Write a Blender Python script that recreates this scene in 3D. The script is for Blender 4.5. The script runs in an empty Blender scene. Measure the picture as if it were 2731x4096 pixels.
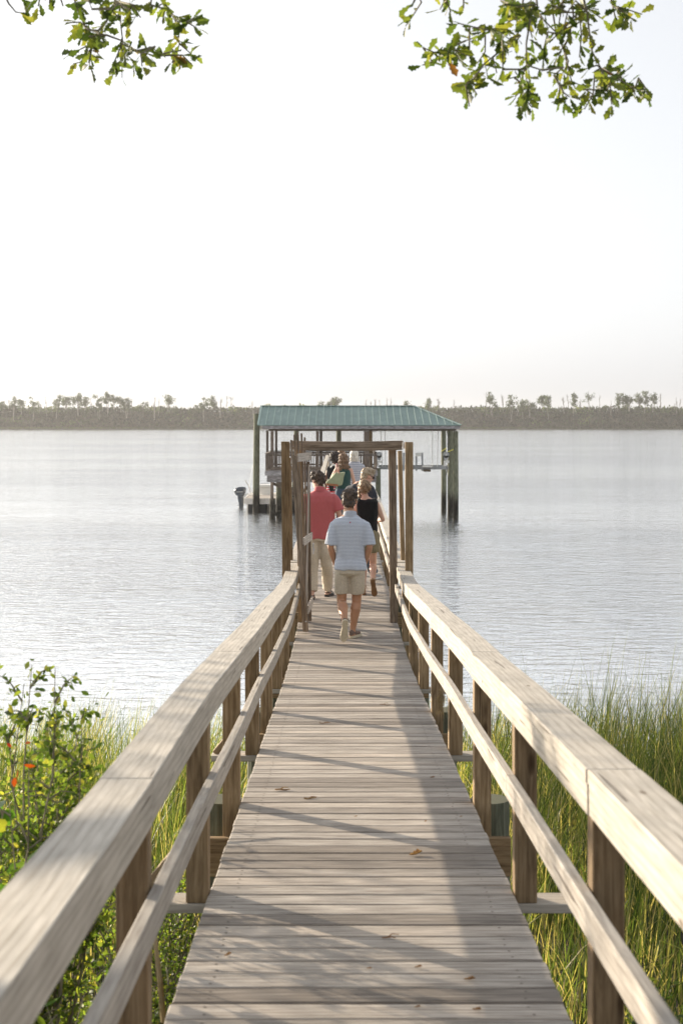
import bpy, bmesh, math, random
import numpy as np
from mathutils import Vector, Matrix, Euler, noise
random.seed(7); RNG = np.random.default_rng(7)
SC = bpy.context.scene; COL = SC.collection
ZC = 5.15; F = 5690.0; HY = 1680.0          # eye height above water; focal length in photo pixels; horizon row
def P(x, y, d): return Vector(((x-1365.5)*d/F, d, ZC-(y-HY)*d/F))
def R(a): return math.radians(a)
def smin(a, b, k):
    h = max(k-abs(a-b), 0)/k
    return min(a, b)-h*h*k*0.25
def DZ(y):                                    # top of the deck
    d = smin(1.516+.067*y, 2.49, .12)
    if y > 20: d -= .07*min(1, (y-20)/11)
    if y > 34: d += .15*(y-34)/39
    return ZC-d
def RZ(y):                                    # top of the handrail
    d = smin(.687+.0705*y, 1.80, .05)
    if y > 20: d -= .10*min(1, (y-20)/11)
    if y > 34: d += .06*(y-34)/39
    return ZC-d
def CX(y): return .08 if y < 34 else .08-.12*(y-34)/39
# ------------------------------------------------------------------ objects
def tag(o, label=None, cat=None, group=None, kind=None):
    if label: o['label'] = label
    if cat: o['category'] = cat
    if group: o['group'] = group
    if kind: o['kind'] = kind
    return o
def empty(name, loc, label, cat, group=None, rz=0):
    o = bpy.data.objects.new(name, None); COL.objects.link(o)
    o.location = loc; o.rotation_euler = (0, 0, rz); o.empty_display_size = .2
    return tag(o, label, cat, group)
def link(name, me, mat=None, parent=None, world=True):
    o = bpy.data.objects.new(name, me); COL.objects.link(o)
    if mat is not None:
        me.materials.clear()
        for m in (mat if isinstance(mat, (list, tuple)) else [mat]): me.materials.append(m)
    if parent is not None:
        o.parent = parent
        if world:                              # geometry given in world coordinates: cancel every ancestor transform
            M = Matrix.Identity(4); q = parent; chain = []
            while q is not None: chain.append(q); q = q.parent
            for q in reversed(chain): M = M @ q.matrix_local_calc if False else M @ loc_mat(q)
            o.matrix_local = M.inverted()
    return o
def loc_mat(q):
    return Matrix.LocRotScale(q.location, q.rotation_euler, q.scale)
class MB:
    def __init__(s): s.v=[]; s.f=[]; s.uv=[]; s.r=[]; s.m=[]
    def face(s, idx, uv, r=0, m=0): s.f.append(idx); s.uv.extend(uv); s.r.append(r); s.m.append(m)
    def bar(s, p0, p1, w, h, up=(0,0,1), r=None, m=0, w1=None, h1=None):
        p0=Vector(p0); p1=Vector(p1); t=(p1-p0); L=t.length; t.normalize(); up=Vector(up)
        sd=t.cross(up)
        if sd.length<1e-4: sd=t.cross(Vector((0,1,0)))
        sd.normalize(); u=sd.cross(t).normalized()
        r=random.random() if r is None else r; o=r*37.0; n=len(s.v)
        w1=w1 or w; h1=h1 or h
        for p,ww,hh in ((p0,w,h),(p1,w1,h1)):
            for a,b in ((-.5,-.5),(.5,-.5),(.5,.5),(-.5,.5)): s.v.append(p+sd*a*ww+u*b*hh)
        acc=0
        for i in range(4):
            j=(i+1)%4; q=w if i%2==0 else h
            s.face((n+i,n+j,n+4+j,n+4+i),[(o,acc+o),(o,acc+q+o),(o+L,acc+q+o),(o+L,acc+o)],r,m); acc+=q
        s.face((n+3,n+2,n+1,n),[(o,0),(o+.01,0),(o+.01,w),(o,w)],r,m)
        s.face((n+4,n+5,n+6,n+7),[(o,0),(o+.01,0),(o+.01,w),(o,w)],r,m)
        return s
    def box(s, x0,x1,y0,y1,z0,z1,r=None,m=0,along='x'):
        c=((x0+x1)/2,(y0+y1)/2,(z0+z1)/2)
        if along=='x': return s.bar((x0,c[1],c[2]),(x1,c[1],c[2]),y1-y0,z1-z0,(0,0,1),r,m)
        if along=='y': return s.bar((c[0],y0,c[2]),(c[0],y1,c[2]),x1-x0,z1-z0,(0,0,1),r,m)
        return s.bar((c[0],c[1],z0),(c[0],c[1],z1),x1-x0,y1-y0,(0,1,0),r,m)
    def path(s, pts, w, h, r=None, m=0, up=(0,0,1)):      # a bent board
        pts=[Vector(p) for p in pts]; r=random.random() if r is None else r; o=r*37.0; n=len(s.v); acc=0; us=[]
        for i,p in enumerate(pts):
            t=(pts[min(i+1,len(pts)-1)]-pts[max(i-1,0)]).normalized(); sd=t.cross(Vector(up)).normalized(); u=sd.cross(t)
            if i: acc+=(p-pts[i-1]).length
            us.append(acc)
            for a,b in ((-.5,-.5),(.5,-.5),(.5,.5),(-.5,.5)): s.v.append(p+sd*a*w+u*b*h)
        for i in range(len(pts)-1):
            k=n+4*i; a=0
            for q in range(4):
                j=(q+1)%4; d=w if q%2==0 else h
                s.face((k+q,k+j,k+4+j,k+4+q),[(o+us[i],a+o),(o+us[i],a+d+o),(o+us[i+1],a+d+o),(o+us[i+1],a+o)],r,m); a+=d
        s.face((n+3,n+2,n+1,n),[(0,0),(.01,0),(.01,w),(0,w)],r,m)
        k=n+4*(len(pts)-1); s.face((k,k+1,k+2,k+3),[(0,0),(.01,0),(.01,w),(0,w)],r,m)
        return s
    def tube(s, pts, rad, seg=8, r=None, m=0, cap=True, ell=1.0):
        pts=[Vector(p) for p in pts]; r=random.random() if r is None else r
        if not isinstance(rad,(list,tuple)): rad=[rad]*len(pts)
        n=len(s.v); acc=0; ref=None; us=[]
        for i,p in enumerate(pts):
            t=(pts[min(i+1,len(pts)-1)]-pts[max(i-1,0)]).normalized()
            if ref is None: ref=t.cross(Vector((0,1,0)) if abs(t.y)<.8 else Vector((1,0,0))).normalized()
            ref=(ref-t*ref.dot(t)).normalized(); b=t.cross(ref)
            if i: acc+=(p-pts[i-1]).length
            us.append(acc)
            for k in range(seg):
                a=2*math.pi*k/seg; s.v.append(p+(ref*math.cos(a)+b*math.sin(a)*ell)*rad[i])
        o=r*37
        for i in range(len(pts)-1):
            for k in range(seg):
                j=(k+1)%seg; c=2*math.pi*max(rad[i],1e-4)/seg
                s.face((n+i*seg+k,n+i*seg+j,n+(i+1)*seg+j,n+(i+1)*seg+k),[(o+us[i],k*c),(o+us[i],k*c+c),(o+us[i+1],k*c+c),(o+us[i+1],k*c)],r,m)
        if cap:
            s.face(tuple(n+k for k in reversed(range(seg))),[(0,0)]*seg,r,m)
            k0=n+(len(pts)-1)*seg; s.face(tuple(k0+k for k in range(seg)),[(0,0)]*seg,r,m)
        return s
    def rings(s, rs, seg=20, m=0):              # (cx,cy,z,rx,ry) horizontal superellipse rings, closed
        n=len(s.v)
        for (cx,cy,z,rx,ry) in rs:
            for k in range(seg):
                a=2*math.pi*k/seg; c=math.cos(a); q=math.sin(a)
                s.v.append(Vector((cx+rx*math.copysign(abs(c)**.85,c),cy+ry*math.copysign(abs(q)**.85,q),z)))
        for i in range(len(rs)-1):
            for k in range(seg):
                j=(k+1)%seg; s.face((n+i*seg+k,n+i*seg+j,n+(i+1)*seg+j,n+(i+1)*seg+k),[(0,0)]*4,0,m)
        s.face(tuple(n+k for k in reversed(range(seg))),[(0,0)]*seg,0,m)
        k0=n+(len(rs)-1)*seg; s.face(tuple(k0+k for k in range(seg)),[(0,0)]*seg,0,m)
        return s
    def ball(s, c, r3, M=None, nu=12, nv=8, m=0, r=0):
        c=Vector(c); r3=Vector(r3 if isinstance(r3,(tuple,list,Vector)) else (r3,)*3); n=len(s.v)
        M=M or Matrix.Identity(3)
        s.v.append(c+M@Vector((0,0,-r3.z)))
        for i in range(1,nv):
            ph=math.pi*i/nv-math.pi/2
            for k in range(nu):
                a=2*math.pi*k/nu; s.v.append(c+M@Vector((r3.x*math.cos(ph)*math.cos(a),r3.y*math.cos(ph)*math.sin(a),r3.z*math.sin(ph))))
        s.v.append(c+M@Vector((0,0,r3.z))); top=len(s.v)-1
        for k in range(nu):
            j=(k+1)%nu; s.face((n,n+1+j,n+1+k),[(0,0)]*3,r,m)
            for i in range(nv-2):
                a=n+1+i*nu; s.face((a+k,a+j,a+nu+j,a+nu+k),[(0,0)]*4,r,m)
            a=n+1+(nv-2)*nu; s.face((a+k,a+j,top),[(0,0)]*3,r,m)
        return s
    def limb(s, pts, rad, seg=12, ell=1.0):
        s.tube(pts, rad, seg, 0, 0, True, ell)
        rr=rad if isinstance(rad,(list,tuple)) else [rad]*len(pts)
        for p,r_ in zip(pts,rr): s.ball(p, r_*.995, nu=seg, nv=8)
        return s
    def mesh(s, name, smooth=False):
        me=bpy.data.meshes.new(name); me.from_pydata([tuple(v) for v in s.v],[],s.f)
        uv=me.uv_layers.new(name='UVMap'); uv.data.foreach_set('uv',np.array(s.uv,dtype=np.float32).ravel())
        a=me.attributes.new('rnd','FLOAT','FACE'); a.data.foreach_set('value',np.array(s.r,dtype=np.float32))
        me.polygons.foreach_set('material_index',s.m)
        if smooth: me.polygons.foreach_set('use_smooth',[True]*len(s.f))
        me.update(); return me
    def build(s, name, mat, parent=None, smooth=False, bevel=0, world=True):
        o=link(name, s.mesh(name,smooth), mat, parent, world)
        if bevel:
            b=o.modifiers.new('bev','BEVEL'); b.width=bevel; b.segments=1; b.limit_method='ANGLE'; b.angle_limit=R(50)
        return o
def np_mesh(name, verts, faces_n, nf, rnd, mat, parent=None, uv=None, smooth=False):
    """verts (N,3); faces_n (nf,k) index array"""
    me=bpy.data.meshes.new(name); k=faces_n.shape[1]
    me.vertices.add(len(verts)); me.vertices.foreach_set('co',verts.astype(np.float32).ravel())
    me.loops.add(nf*k); me.loops.foreach_set('vertex_index',faces_n.astype(np.int32).ravel())
    me.polygons.add(nf); me.polygons.foreach_set('loop_start',np.arange(0,nf*k,k,dtype=np.int32))
    me.polygons.foreach_set('loop_total',np.full(nf,k,dtype=np.int32))
    a=me.attributes.new('rnd','FLOAT','FACE'); a.data.foreach_set('value',rnd.astype(np.float32))
    if smooth: me.polygons.foreach_set('use_smooth',np.ones(nf,dtype=bool))
    me.update(calc_edges=True); me.validate()
    return link(name, me, mat, parent)
# ------------------------------------------------------------------ materials
def newmat(name):
    m=bpy.data.materials.new(name); m.use_nodes=True; nt=m.node_tree
    b=nt.nodes['Principled BSDF']; return m,nt,b
def N(nt,t,**kw):
    n=nt.nodes.new(t)
    for k,v in kw.items():
        if k in n.inputs: n.inputs[k].default_value=v
        else: setattr(n,k,v)
    return n
def ramp(nt, fac, stops, interp='LINEAR'):
    n=nt.nodes.new('ShaderNodeValToRGB'); n.color_ramp.interpolation=interp
    e=n.color_ramp.elements
    while len(e)<len(stops): e.new(.5)
    for el,(p,c) in zip(e,stops): el.position=p; el.color=(*c,1) if len(c)==3 else c
    if fac is not None: nt.links.new(fac,n.inputs['Fac'])
    return n
def mixc(nt,a,b,fac,mode='MIX'):
    n=nt.nodes.new('ShaderNodeMix'); n.data_type='RGBA'; n.blend_type=mode
    for s,v in (('A',a),('B',b)):
        i=n.inputs[6 if s=='A' else 7]
        if isinstance(v,(tuple,list)): i.default_value=(*v,1)
        else: nt.links.new(v,i)
    if isinstance(fac,(int,float)): n.inputs[0].default_value=fac
    else: nt.links.new(fac,n.inputs[0])
    return n.outputs[2]
def math_(nt,op,a,b=None,c=None):
    n=nt.nodes.new('ShaderNodeMath'); n.operation=op
    for i,v in enumerate((a,b,c)):
        if v is None: continue
        if isinstance(v,(int,float)): n.inputs[i].default_value=v
        else: nt.links.new(v,n.inputs[i])
    return n.outputs[0]
def vmap(nt,src,scale,loc=(0,0,0)):
    m=nt.nodes.new('ShaderNodeMapping'); m.inputs['Scale'].default_value=scale; m.inputs['Location'].default_value=loc
    nt.links.new(src,m.inputs['Vector']); return m.outputs[0]
def wood(name, ca, cb, cc, knots=.0, rough=.75, grain=55, blotch=.35, bump=.35, vary=.35, tide=False, crack=True):
    m,nt,b=newmat(name); uv=nt.nodes.new('ShaderNodeUVMap').outputs[0]
    n1=N(nt,'ShaderNodeTexNoise',Scale=1.0,Detail=6.0,Roughness=.62,Distortion=.6); nt.links.new(vmap(nt,uv,(4.2,grain,1)),n1.inputs['Vector'])
    n2=N(nt,'ShaderNodeTexNoise',Scale=1.0,Detail=3.0); nt.links.new(vmap(nt,uv,(3.2,9,1),(5,3,0)),n2.inputs['Vector'])
    w=N(nt,'ShaderNodeTexWave',Scale=1.0,Distortion=9.0,Detail=2.0); w.wave_type='BANDS'; w.bands_direction='Y'
    w.inputs['Detail Scale'].default_value=.6
    nt.links.new(vmap(nt,uv,(.9,12,1)),w.inputs['Vector'])
    base=ramp(nt,n1.outputs[0],[(.28,ca),(.52,cb),(.75,cc)]).outputs[0]
    c=mixc(nt,base,ramp(nt,w.outputs[0],[(0,(.62,.58,.54)),(.55,(1,1,1))]).outputs[0],.45,'MULTIPLY')
    c=mixc(nt,c,ramp(nt,n2.outputs[0],[(.3,(1-blotch,)*3),(.7,(1.0+blotch*.5,)*3)]).outputs[0],1.0,'MULTIPLY')
    at=N(nt,'ShaderNodeAttribute',attribute_name='rnd').outputs['Fac']
    tint=ramp(nt,at,[(0,(1-vary,1-vary*1.05,1-vary*1.1)),(.5,(1,1,1)),(1,(1+vary*.35,1+vary*.28,1+vary*.2))]).outputs[0]
    c=mixc(nt,c,tint,1.0,'MULTIPLY')
    nc_=N(nt,'ShaderNodeTexNoise',Scale=1.0,Detail=2.0,Distortion=.3); nt.links.new(vmap(nt,uv,(1.1,38,1),(9,4,0)),nc_.inputs['Vector'])
    c=mixc(nt,c,(ca[0]*.30,ca[1]*.27,ca[2]*.25),ramp(nt,nc_.outputs[0],[(.0,(0,0,0)),(.295,(.9,.9,.9)),(.325,(0,0,0))]).outputs[0]) if crack else c
    if knots:
        v=N(nt,'ShaderNodeTexVoronoi',Scale=1.0); nt.links.new(vmap(nt,uv,(2.2,7,1),(1.3,.4,0)),v.inputs['Vector'])
        k=ramp(nt,v.outputs['Distance'],[(.0,(1,1,1)),(knots,(.7,.7,.7)),(knots*1.6,(0,0,0))]).outputs[0]
        c=mixc(nt,c,(ca[0]*.35,ca[1]*.28,ca[2]*.22),k)
    if tide:                                   # marine growth where the tide reaches, by height above the water
        g=nt.nodes.new('ShaderNodeNewGeometry'); sp=nt.nodes.new('ShaderNodeSeparateXYZ'); nt.links.new(g.outputs['Position'],sp.inputs[0])
        nn=N(nt,'ShaderNodeTexNoise',Scale=7.0,Detail=5.0)
        h=math_(nt,'ADD',sp.outputs['Z'],math_(nt,'MULTIPLY',nn.outputs[0],.7))
        k=ramp(nt,h,[(.0,(1,1,1)),(.999,(0,0,0))]); k.color_ramp.elements[0].position=.0
        mr=nt.nodes.new('ShaderNodeMapRange'); nt.links.new(h,mr.inputs[0]); mr.inputs[1].default_value=1.75; mr.inputs[2].default_value=1.25
        sh=N(nt,'ShaderNodeTexNoise',Scale=16.0,Detail=6.0)
        dk=ramp(nt,sh.outputs[0],[(.4,(.012,.011,.009)),(.6,(.045,.04,.03)),(.72,(.2,.19,.17))]).outputs[0]
        c=mixc(nt,c,dk,mr.outputs[0])
    nt.links.new(c,b.inputs['Base Color']); b.inputs['Roughness'].default_value=rough
    b.inputs['Specular IOR Level'].default_value=.25
    bp=N(nt,'ShaderNodeBump',Strength=bump,Distance=.004); nt.links.new(n1.outputs[0],bp.inputs['Height']); nt.links.new(bp.outputs[0],b.inputs['Normal'])
    return m
def leafmat(name, stops, trans=.45, rough=.5):
    m,nt,b=newmat(name); at=N(nt,'ShaderNodeAttribute',attribute_name='rnd').outputs['Fac']
    c=ramp(nt,at,stops).outputs[0]
    nt.links.new(c,b.inputs['Base Color']); b.inputs['Roughness'].default_value=rough; b.inputs['Specular IOR Level'].default_value=.35
    t=nt.nodes.new('ShaderNodeBsdfTranslucent'); tc=mixc(nt,c,(1.0,1.0,.45),.25,'SCREEN') if False else mixc(nt,c,(1.5,1.6,.7),1.0,'MULTIPLY')
    nt.links.new(tc,t.inputs[0]); mx=nt.nodes.new('ShaderNodeMixShader'); mx.inputs[0].default_value=trans
    nt.links.new(b.outputs[0],mx.inputs[1]); nt.links.new(t.outputs[0],mx.inputs[2])
    nt.links.new(mx.outputs[0],nt.nodes['Material Output'].inputs[0]); return m
def plain(name, col, rough=.6, metal=0, nscale=12, var=.18, spec=.4, bump=0, coords='Object'):
    m,nt,b=newmat(name); tc=nt.nodes.new('ShaderNodeTexCoord').outputs[coords]
    n=N(nt,'ShaderNodeTexNoise',Scale=float(nscale),Detail=5.0); nt.links.new(tc,n.inputs['Vector'])
    lo=tuple(x*(1-var) for x in col); hi=tuple(min(1,x*(1+var)) for x in col)
    nt.links.new(ramp(nt,n.outputs[0],[(.3,lo),(.7,hi)]).outputs[0],b.inputs['Base Color'])
    b.inputs['Roughness'].default_value=rough; b.inputs['Metallic'].default_value=metal; b.inputs['Specular IOR Level'].default_value=spec
    if bump:
        bp=N(nt,'ShaderNodeBump',Strength=bump,Distance=.01); nt.links.new(n.outputs[0],bp.inputs['Height']); nt.links.new(bp.outputs[0],b.inputs['Normal'])
    return m
M={}
M['deck']=wood('weathered_deck',(.17,.145,.125),(.40,.365,.325),(.62,.58,.53),0,.65,grain=80,blotch=.22,vary=.48)
M['rail']=wood('weathered_rail',(.36,.33,.28),(.475,.44,.385),(.57,.535,.475),.045,.7,grain=60,blotch=.16,vary=.1)
M['midrail']=wood('grey_rail',(.29,.26,.23),(.44,.41,.37),(.55,.52,.47),.0,.7,grain=60,blotch=.15,vary=.1)
M['post']=wood('treated_post',(.15,.10,.052),(.31,.22,.125),(.45,.34,.21),.075,.75,grain=42,blotch=.2,vary=.3)
M['joist']=wood('dark_joist',(.07,.05,.03),(.13,.10,.065),(.2,.16,.11),.0,.8,blotch=.2,vary=.3)
M['gatewood']=wood('old_gate_wood',(.12,.09,.065),(.26,.205,.155),(.40,.33,.26),.05,.8,grain=48,blotch=.3,vary=.3)
M['palewood']=wood('pale_gate_wood',(.35,.31,.26),(.52,.47,.42),(.66,.61,.55),.0,.7,grain=48,blotch=.15,vary=.15)
M['dockwood']=wood('dock_wood',(.09,.07,.055),(.19,.155,.13),(.29,.25,.22),.0,.8,grain=40,blotch=.25,vary=.4,tide=True)
M['piling']=wood('piling_wood',(.085,.095,.065),(.16,.17,.12),(.25,.25,.18),.0,.85,grain=30,blotch=.3,vary=.25,tide=True)
M['fascia']=wood('grey_fascia',(.16,.15,.15),(.30,.29,.30),(.44,.43,.45),.0,.8,grain=30,blotch=.35,vary=.2)
def roofmat():
    m,nt,b=newmat('green_metal_roof'); tc=nt.nodes.new('ShaderNodeTexCoord').outputs['Object']
    n=N(nt,'ShaderNodeTexNoise',Scale=1.3,Detail=6.0,Roughness=.65); nt.links.new(vmap(nt,tc,(1,.6,1)),n.inputs['Vector'])
    n3=N(nt,'ShaderNodeTexNoise',Scale=5.0,Detail=6.0); nt.links.new(vmap(nt,tc,(2,.3,.3)),n3.inputs['Vector'])
    c=ramp(nt,n.outputs[0],[(.3,(.095,.17,.15)),(.7,(.15,.24,.215))]).outputs[0]
    c=mixc(nt,c,(.4,.5,.46),ramp(nt,n3.outputs[0],[(.6,(0,0,0)),(.8,(.5,.5,.5))]).outputs[0])
    nt.links.new(c,b.inputs['Base Color']); b.inputs['Roughness'].default_value=.45; return m
M['roof']=roofmat()
M['seam']=plain('pale_seam',(.24,.34,.31),.45)
M['screw']=plain('screw_metal',(.6,.6,.58),.35,.8)
M['metal']=plain('galvanised',(.55,.56,.57),.4,.7)
M['white']=plain('weathered_white',(.72,.71,.68),.5,var=.1)
M['cream']=plain('cream_gelcoat',(.80,.78,.74),.35,var=.06)
M['black']=plain('black_plastic',(.02,.02,.021),.5)
M['darkgrey']=plain('dark_outboard',(.055,.065,.08),.22,.2,var=.1,spec=.6)
M['grey']=plain('mid_grey',(.28,.29,.30),.5)
M['beige']=plain('beige_dock_edge',(.66,.63,.59),.7,var=.12)
M['bark']=plain('bark',(.13,.105,.08),.9,nscale=18,var=.5,bump=.6)
M['twig']=plain('twig',(.20,.18,.12),.85,var=.3)
M['palebark']=plain('pale_bark',(.24,.22,.195),.9,nscale=1,var=.3)
M['darkbark']=plain('dark_bark',(.09,.085,.065),.9,nscale=1,var=.3)
M['oak']=leafmat('oak_leaf',[(0,(.04,.065,.018)),(.4,(.08,.11,.028)),(.78,(.15,.175,.04)),(.97,(.22,.21,.05)),(.995,(.2,.12,.04)),(1,(.2,.08,.03))],.5)
M['shrub']=leafmat('shrub_leaf',[(0,(.045,.08,.022)),(.5,(.13,.19,.04)),(.85,(.25,.29,.06)),(1,(.42,.38,.09))],.52)
M['vine']=leafmat('vine_leaf',[(0,(.05,.12,.02)),(.5,(.10,.20,.03)),(.85,(.20,.26,.05)),(.97,(.34,.32,.05)),(1,(.4,.2,.03))],.45,.4)
M['red_leaf']=leafmat('red_leaf',[(0,(.38,.03,.008)),(1,(.5,.09,.015))],.35,.4)
M['grass']=leafmat('marsh_grass',[(0,(.032,.055,.018)),(.4,(.10,.135,.04)),(.72,(.21,.23,.07)),(.88,(.33,.29,.13)),(1,(.46,.36,.2))],.55,.45)
M['dry']=leafmat('dry_stalk',[(0,(.28,.2,.10)),(1,(.42,.33,.2))],.3,.7)
M['brush']=leafmat('far_brush',[(0,(.012,.02,.013)),(.35,(.034,.038,.024)),(.6,(.045,.066,.03)),(.85,(.095,.13,.045)),(1,(.17,.19,.07))],.2,.8)
M['farleaf']=leafmat('far_leaf',[(0,(.022,.035,.016)),(.6,(.05,.075,.028)),(1,(.11,.13,.05))],.4,.8)
M['deadleaf']=leafmat('dead_leaf',[(0,(.18,.08,.035)),(.5,(.3,.17,.08)),(1,(.42,.3,.17))],.2,.7)
def cloth(name,col,var=.12,rough=.85,nscale=60,stripe=None,bump=.2,off=0):
    m,nt,b=newmat(name); tc=nt.nodes.new('ShaderNodeTexCoord').outputs['Object']
    n=N(nt,'ShaderNodeTexNoise',Scale=float(nscale),Detail=3.0); nt.links.new(tc,n.inputs['Vector'])
    n2=N(nt,'ShaderNodeTexNoise',Scale=7.0,Detail=3.0); nt.links.new(tc,n2.inputs['Vector'])
    c=ramp(nt,n.outputs[0],[(.3,tuple(x*(1-var) for x in col)),(.7,tuple(min(1,x*(1+var)) for x in col))]).outputs[0]
    if stripe:
        pitch,duty,sc=stripe; sp=nt.nodes.new('ShaderNodeSeparateXYZ'); nt.links.new(tc,sp.inputs[0])
        z=math_(nt,'ADD',sp.outputs['Z'],math_(nt,'MULTIPLY',n2.outputs[0],.012))
        f=math_(nt,'FRACT',math_(nt,'DIVIDE',z,pitch)); k=math_(nt,'LESS_THAN',f,duty); c=mixc(nt,c,sc,k)
    nt.links.new(c,b.inputs['Base Color']); b.inputs['Roughness'].default_value=rough; b.inputs['Specular IOR Level'].default_value=.15
    b.inputs['Sheen Weight'].default_value=.15
    bp=N(nt,'ShaderNodeBump',Strength=bump,Distance=.02); nt.links.new(n2.outputs[0],bp.inputs['Height']); nt.links.new(bp.outputs[0],b.inputs['Normal'])
    return m
def skin(name,col):
    m,nt,b=newmat(name); tc=nt.nodes.new('ShaderNodeTexCoord').outputs['Object']
    n=N(nt,'ShaderNodeTexNoise',Scale=9.0,Detail=4.0); nt.links.new(tc,n.inputs['Vector'])
    nt.links.new(ramp(nt,n.outputs[0],[(.3,(col[0]*.86,col[1]*.8,col[2]*.78)),(.7,col)]).outputs[0],b.inputs['Base Color'])
    b.inputs['Roughness'].default_value=.5; b.inputs['Subsurface Weight'].default_value=.12; b.inputs['Subsurface Radius'].default_value=(.02,.008,.004); b.inputs['Subsurface Scale'].default_value=1.0
    return m
def hairmat(name,a,bc):
    m,nt,b=newmat(name); tc=nt.nodes.new('ShaderNodeTexCoord').outputs['Object']
    n=N(nt,'ShaderNodeTexNoise',Scale=38.0,Detail=5.0,Distortion=1.2); nt.links.new(vmap(nt,tc,(1,1,.45)),n.inputs['Vector'])
    nt.links.new(ramp(nt,n.outputs[0],[(.35,a),(.66,bc)]).outputs[0],b.inputs['Base Color']); b.inputs['Roughness'].default_value=.55
    bp=N(nt,'ShaderNodeBump',Strength=.8,Distance=.01); nt.links.new(n.outputs[0],bp.inputs['Height']); nt.links.new(bp.outputs[0],b.inputs['Normal'])
    return m
# ------------------------------------------------------------------ world, sun, camera
w=bpy.data.worlds.new('World'); SC.world=w; w.use_nodes=True; nt=w.node_tree
sky=nt.nodes.new('ShaderNodeTexSky'); sky.sky_type='NISHITA'; sky.sun_disc=False
SUN=Vector((-2.93,2.75,1.0)).normalized()      # direction towards the sun
sky.sun_elevation=math.asin(SUN.z); sky.sun_rotation=math.atan2(SUN.x,SUN.y)
sky.air_density=1.0; sky.dust_density=3.0; sky.ozone_density=1.5
bg=nt.nodes['Background']; bg.inputs['Strength'].default_value=.13
# thin white overcast veil: pulls the clear-sky colour toward its own grey
bw=nt.nodes.new('ShaderNodeRGBToBW'); nt.links.new(sky.outputs[0],bw.inputs[0])
c=mixc(nt,sky.outputs[0],bw.outputs[0],.8); c=mixc(nt,c,(3.35,3.42,3.58),.6); nt.links.new(c,bg.inputs['Color'])
ld=bpy.data.lights.new('sun','SUN'); ld.energy=4.6; ld.angle=R(.6); ld.color=(1,.85,.66)
so=bpy.data.objects.new('sun',ld); COL.objects.link(so); so.location=(-30,30,30)
so.rotation_euler=(-SUN).to_track_quat('-Z','Y').to_euler()
cd=bpy.data.cameras.new('camera'); cam=bpy.data.objects.new('camera',cd); COL.objects.link(cam); SC.camera=cam
cam.location=(0,0,ZC); cam.rotation_euler=(R(90),0,0); cd.sensor_fit='HORIZONTAL'; cd.sensor_width=24; cd.lens=50
cd.shift_y=-(2048-HY)/2731; cd.clip_start=.1; cd.clip_end=6000
cd.dof.use_dof=True; cd.dof.focus_distance=17; cd.dof.aperture_fstop=5.6
SC.view_settings.view_transform='Standard'; SC.view_settings.look='None'; SC.view_settings.exposure=1.15; SC.view_settings.gamma=1
SC.cycles.max_bounces=8; SC.cycles.volume_bounces=0; SC.cycles.transparent_max_bounces=8

# ------------------------------------------------------------------ setting: ground, water, far bank
def gz(x,y):
    yy=y-0.35*max(0,abs(x)-3)*0.15
    pts=[(-20,3.4),(0,2.75),(4,2.45),(8,1.55),(13,.7),(18,.22),(22,-.1),(28,-.7),(60,-1.8),(5000,-2.5)]
    for (a,za),(b,zb) in zip(pts,pts[1:]):
        if yy<=b:
            t=max(0,(yy-a)/(b-a)); z=za+(zb-za)*t; break
    return z+.10*noise.noise(Vector((x*.5,y*.5,0)))*(1 if y<30 else 0)+.04*noise.noise(Vector((x*2.2,y*2.2,3)))*(1 if y<30 else 0)
xs=[-1600,-400,-120,-60,-30,-20]+[-14+.5*i for i in range(57)]+[20,30,60,120,400,1600]
ys=[-60,-20,-8]+[-4+.5*i for i in range(66)]+[32,40,60,120,300,700,765]
mb=MB(); nx=len(xs)
for y in ys:
    for x in xs: mb.v.append(Vector((x,y,gz(x,y))))
for j in range(len(ys)-1):
    for i in range(nx-1): a=j*nx+i; mb.face((a,a+1,a+nx+1,a+nx),[(0,0)]*4)
def mudmat():
    m,nt,b=newmat('marsh_mud'); tc=nt.nodes.new('ShaderNodeTexCoord').outputs['Object']
    n=N(nt,'ShaderNodeTexNoise',Scale=2.5,Detail=8.0,Roughness=.7); nt.links.new(tc,n.inputs['Vector'])
    n2=N(nt,'ShaderNodeTexNoise',Scale=30.0,Detail=6.0,Roughness=.7); nt.links.new(tc,n2.inputs['Vector'])
    c=ramp(nt,n.outputs[0],[(.3,(.022,.017,.012)),(.6,(.06,.045,.03)),(.8,(.10,.08,.05))]).outputs[0]
    c=mixc(nt,c,(.16,.12,.075),ramp(nt,n2.outputs[0],[(.55,(0,0,0)),(.68,(1,1,1))]).outputs[0])
    nt.links.new(c,b.inputs['Base Color']); b.inputs['Roughness'].default_value=.8
    bp=N(nt,'ShaderNodeBump',Strength=.8,Distance=.05); nt.links.new(n2.outputs[0],bp.inputs['Height']); nt.links.new(bp.outputs[0],b.inputs['Normal'])
    return m
tag(mb.build('ground',mudmat(),smooth=True),kind='structure')
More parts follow.
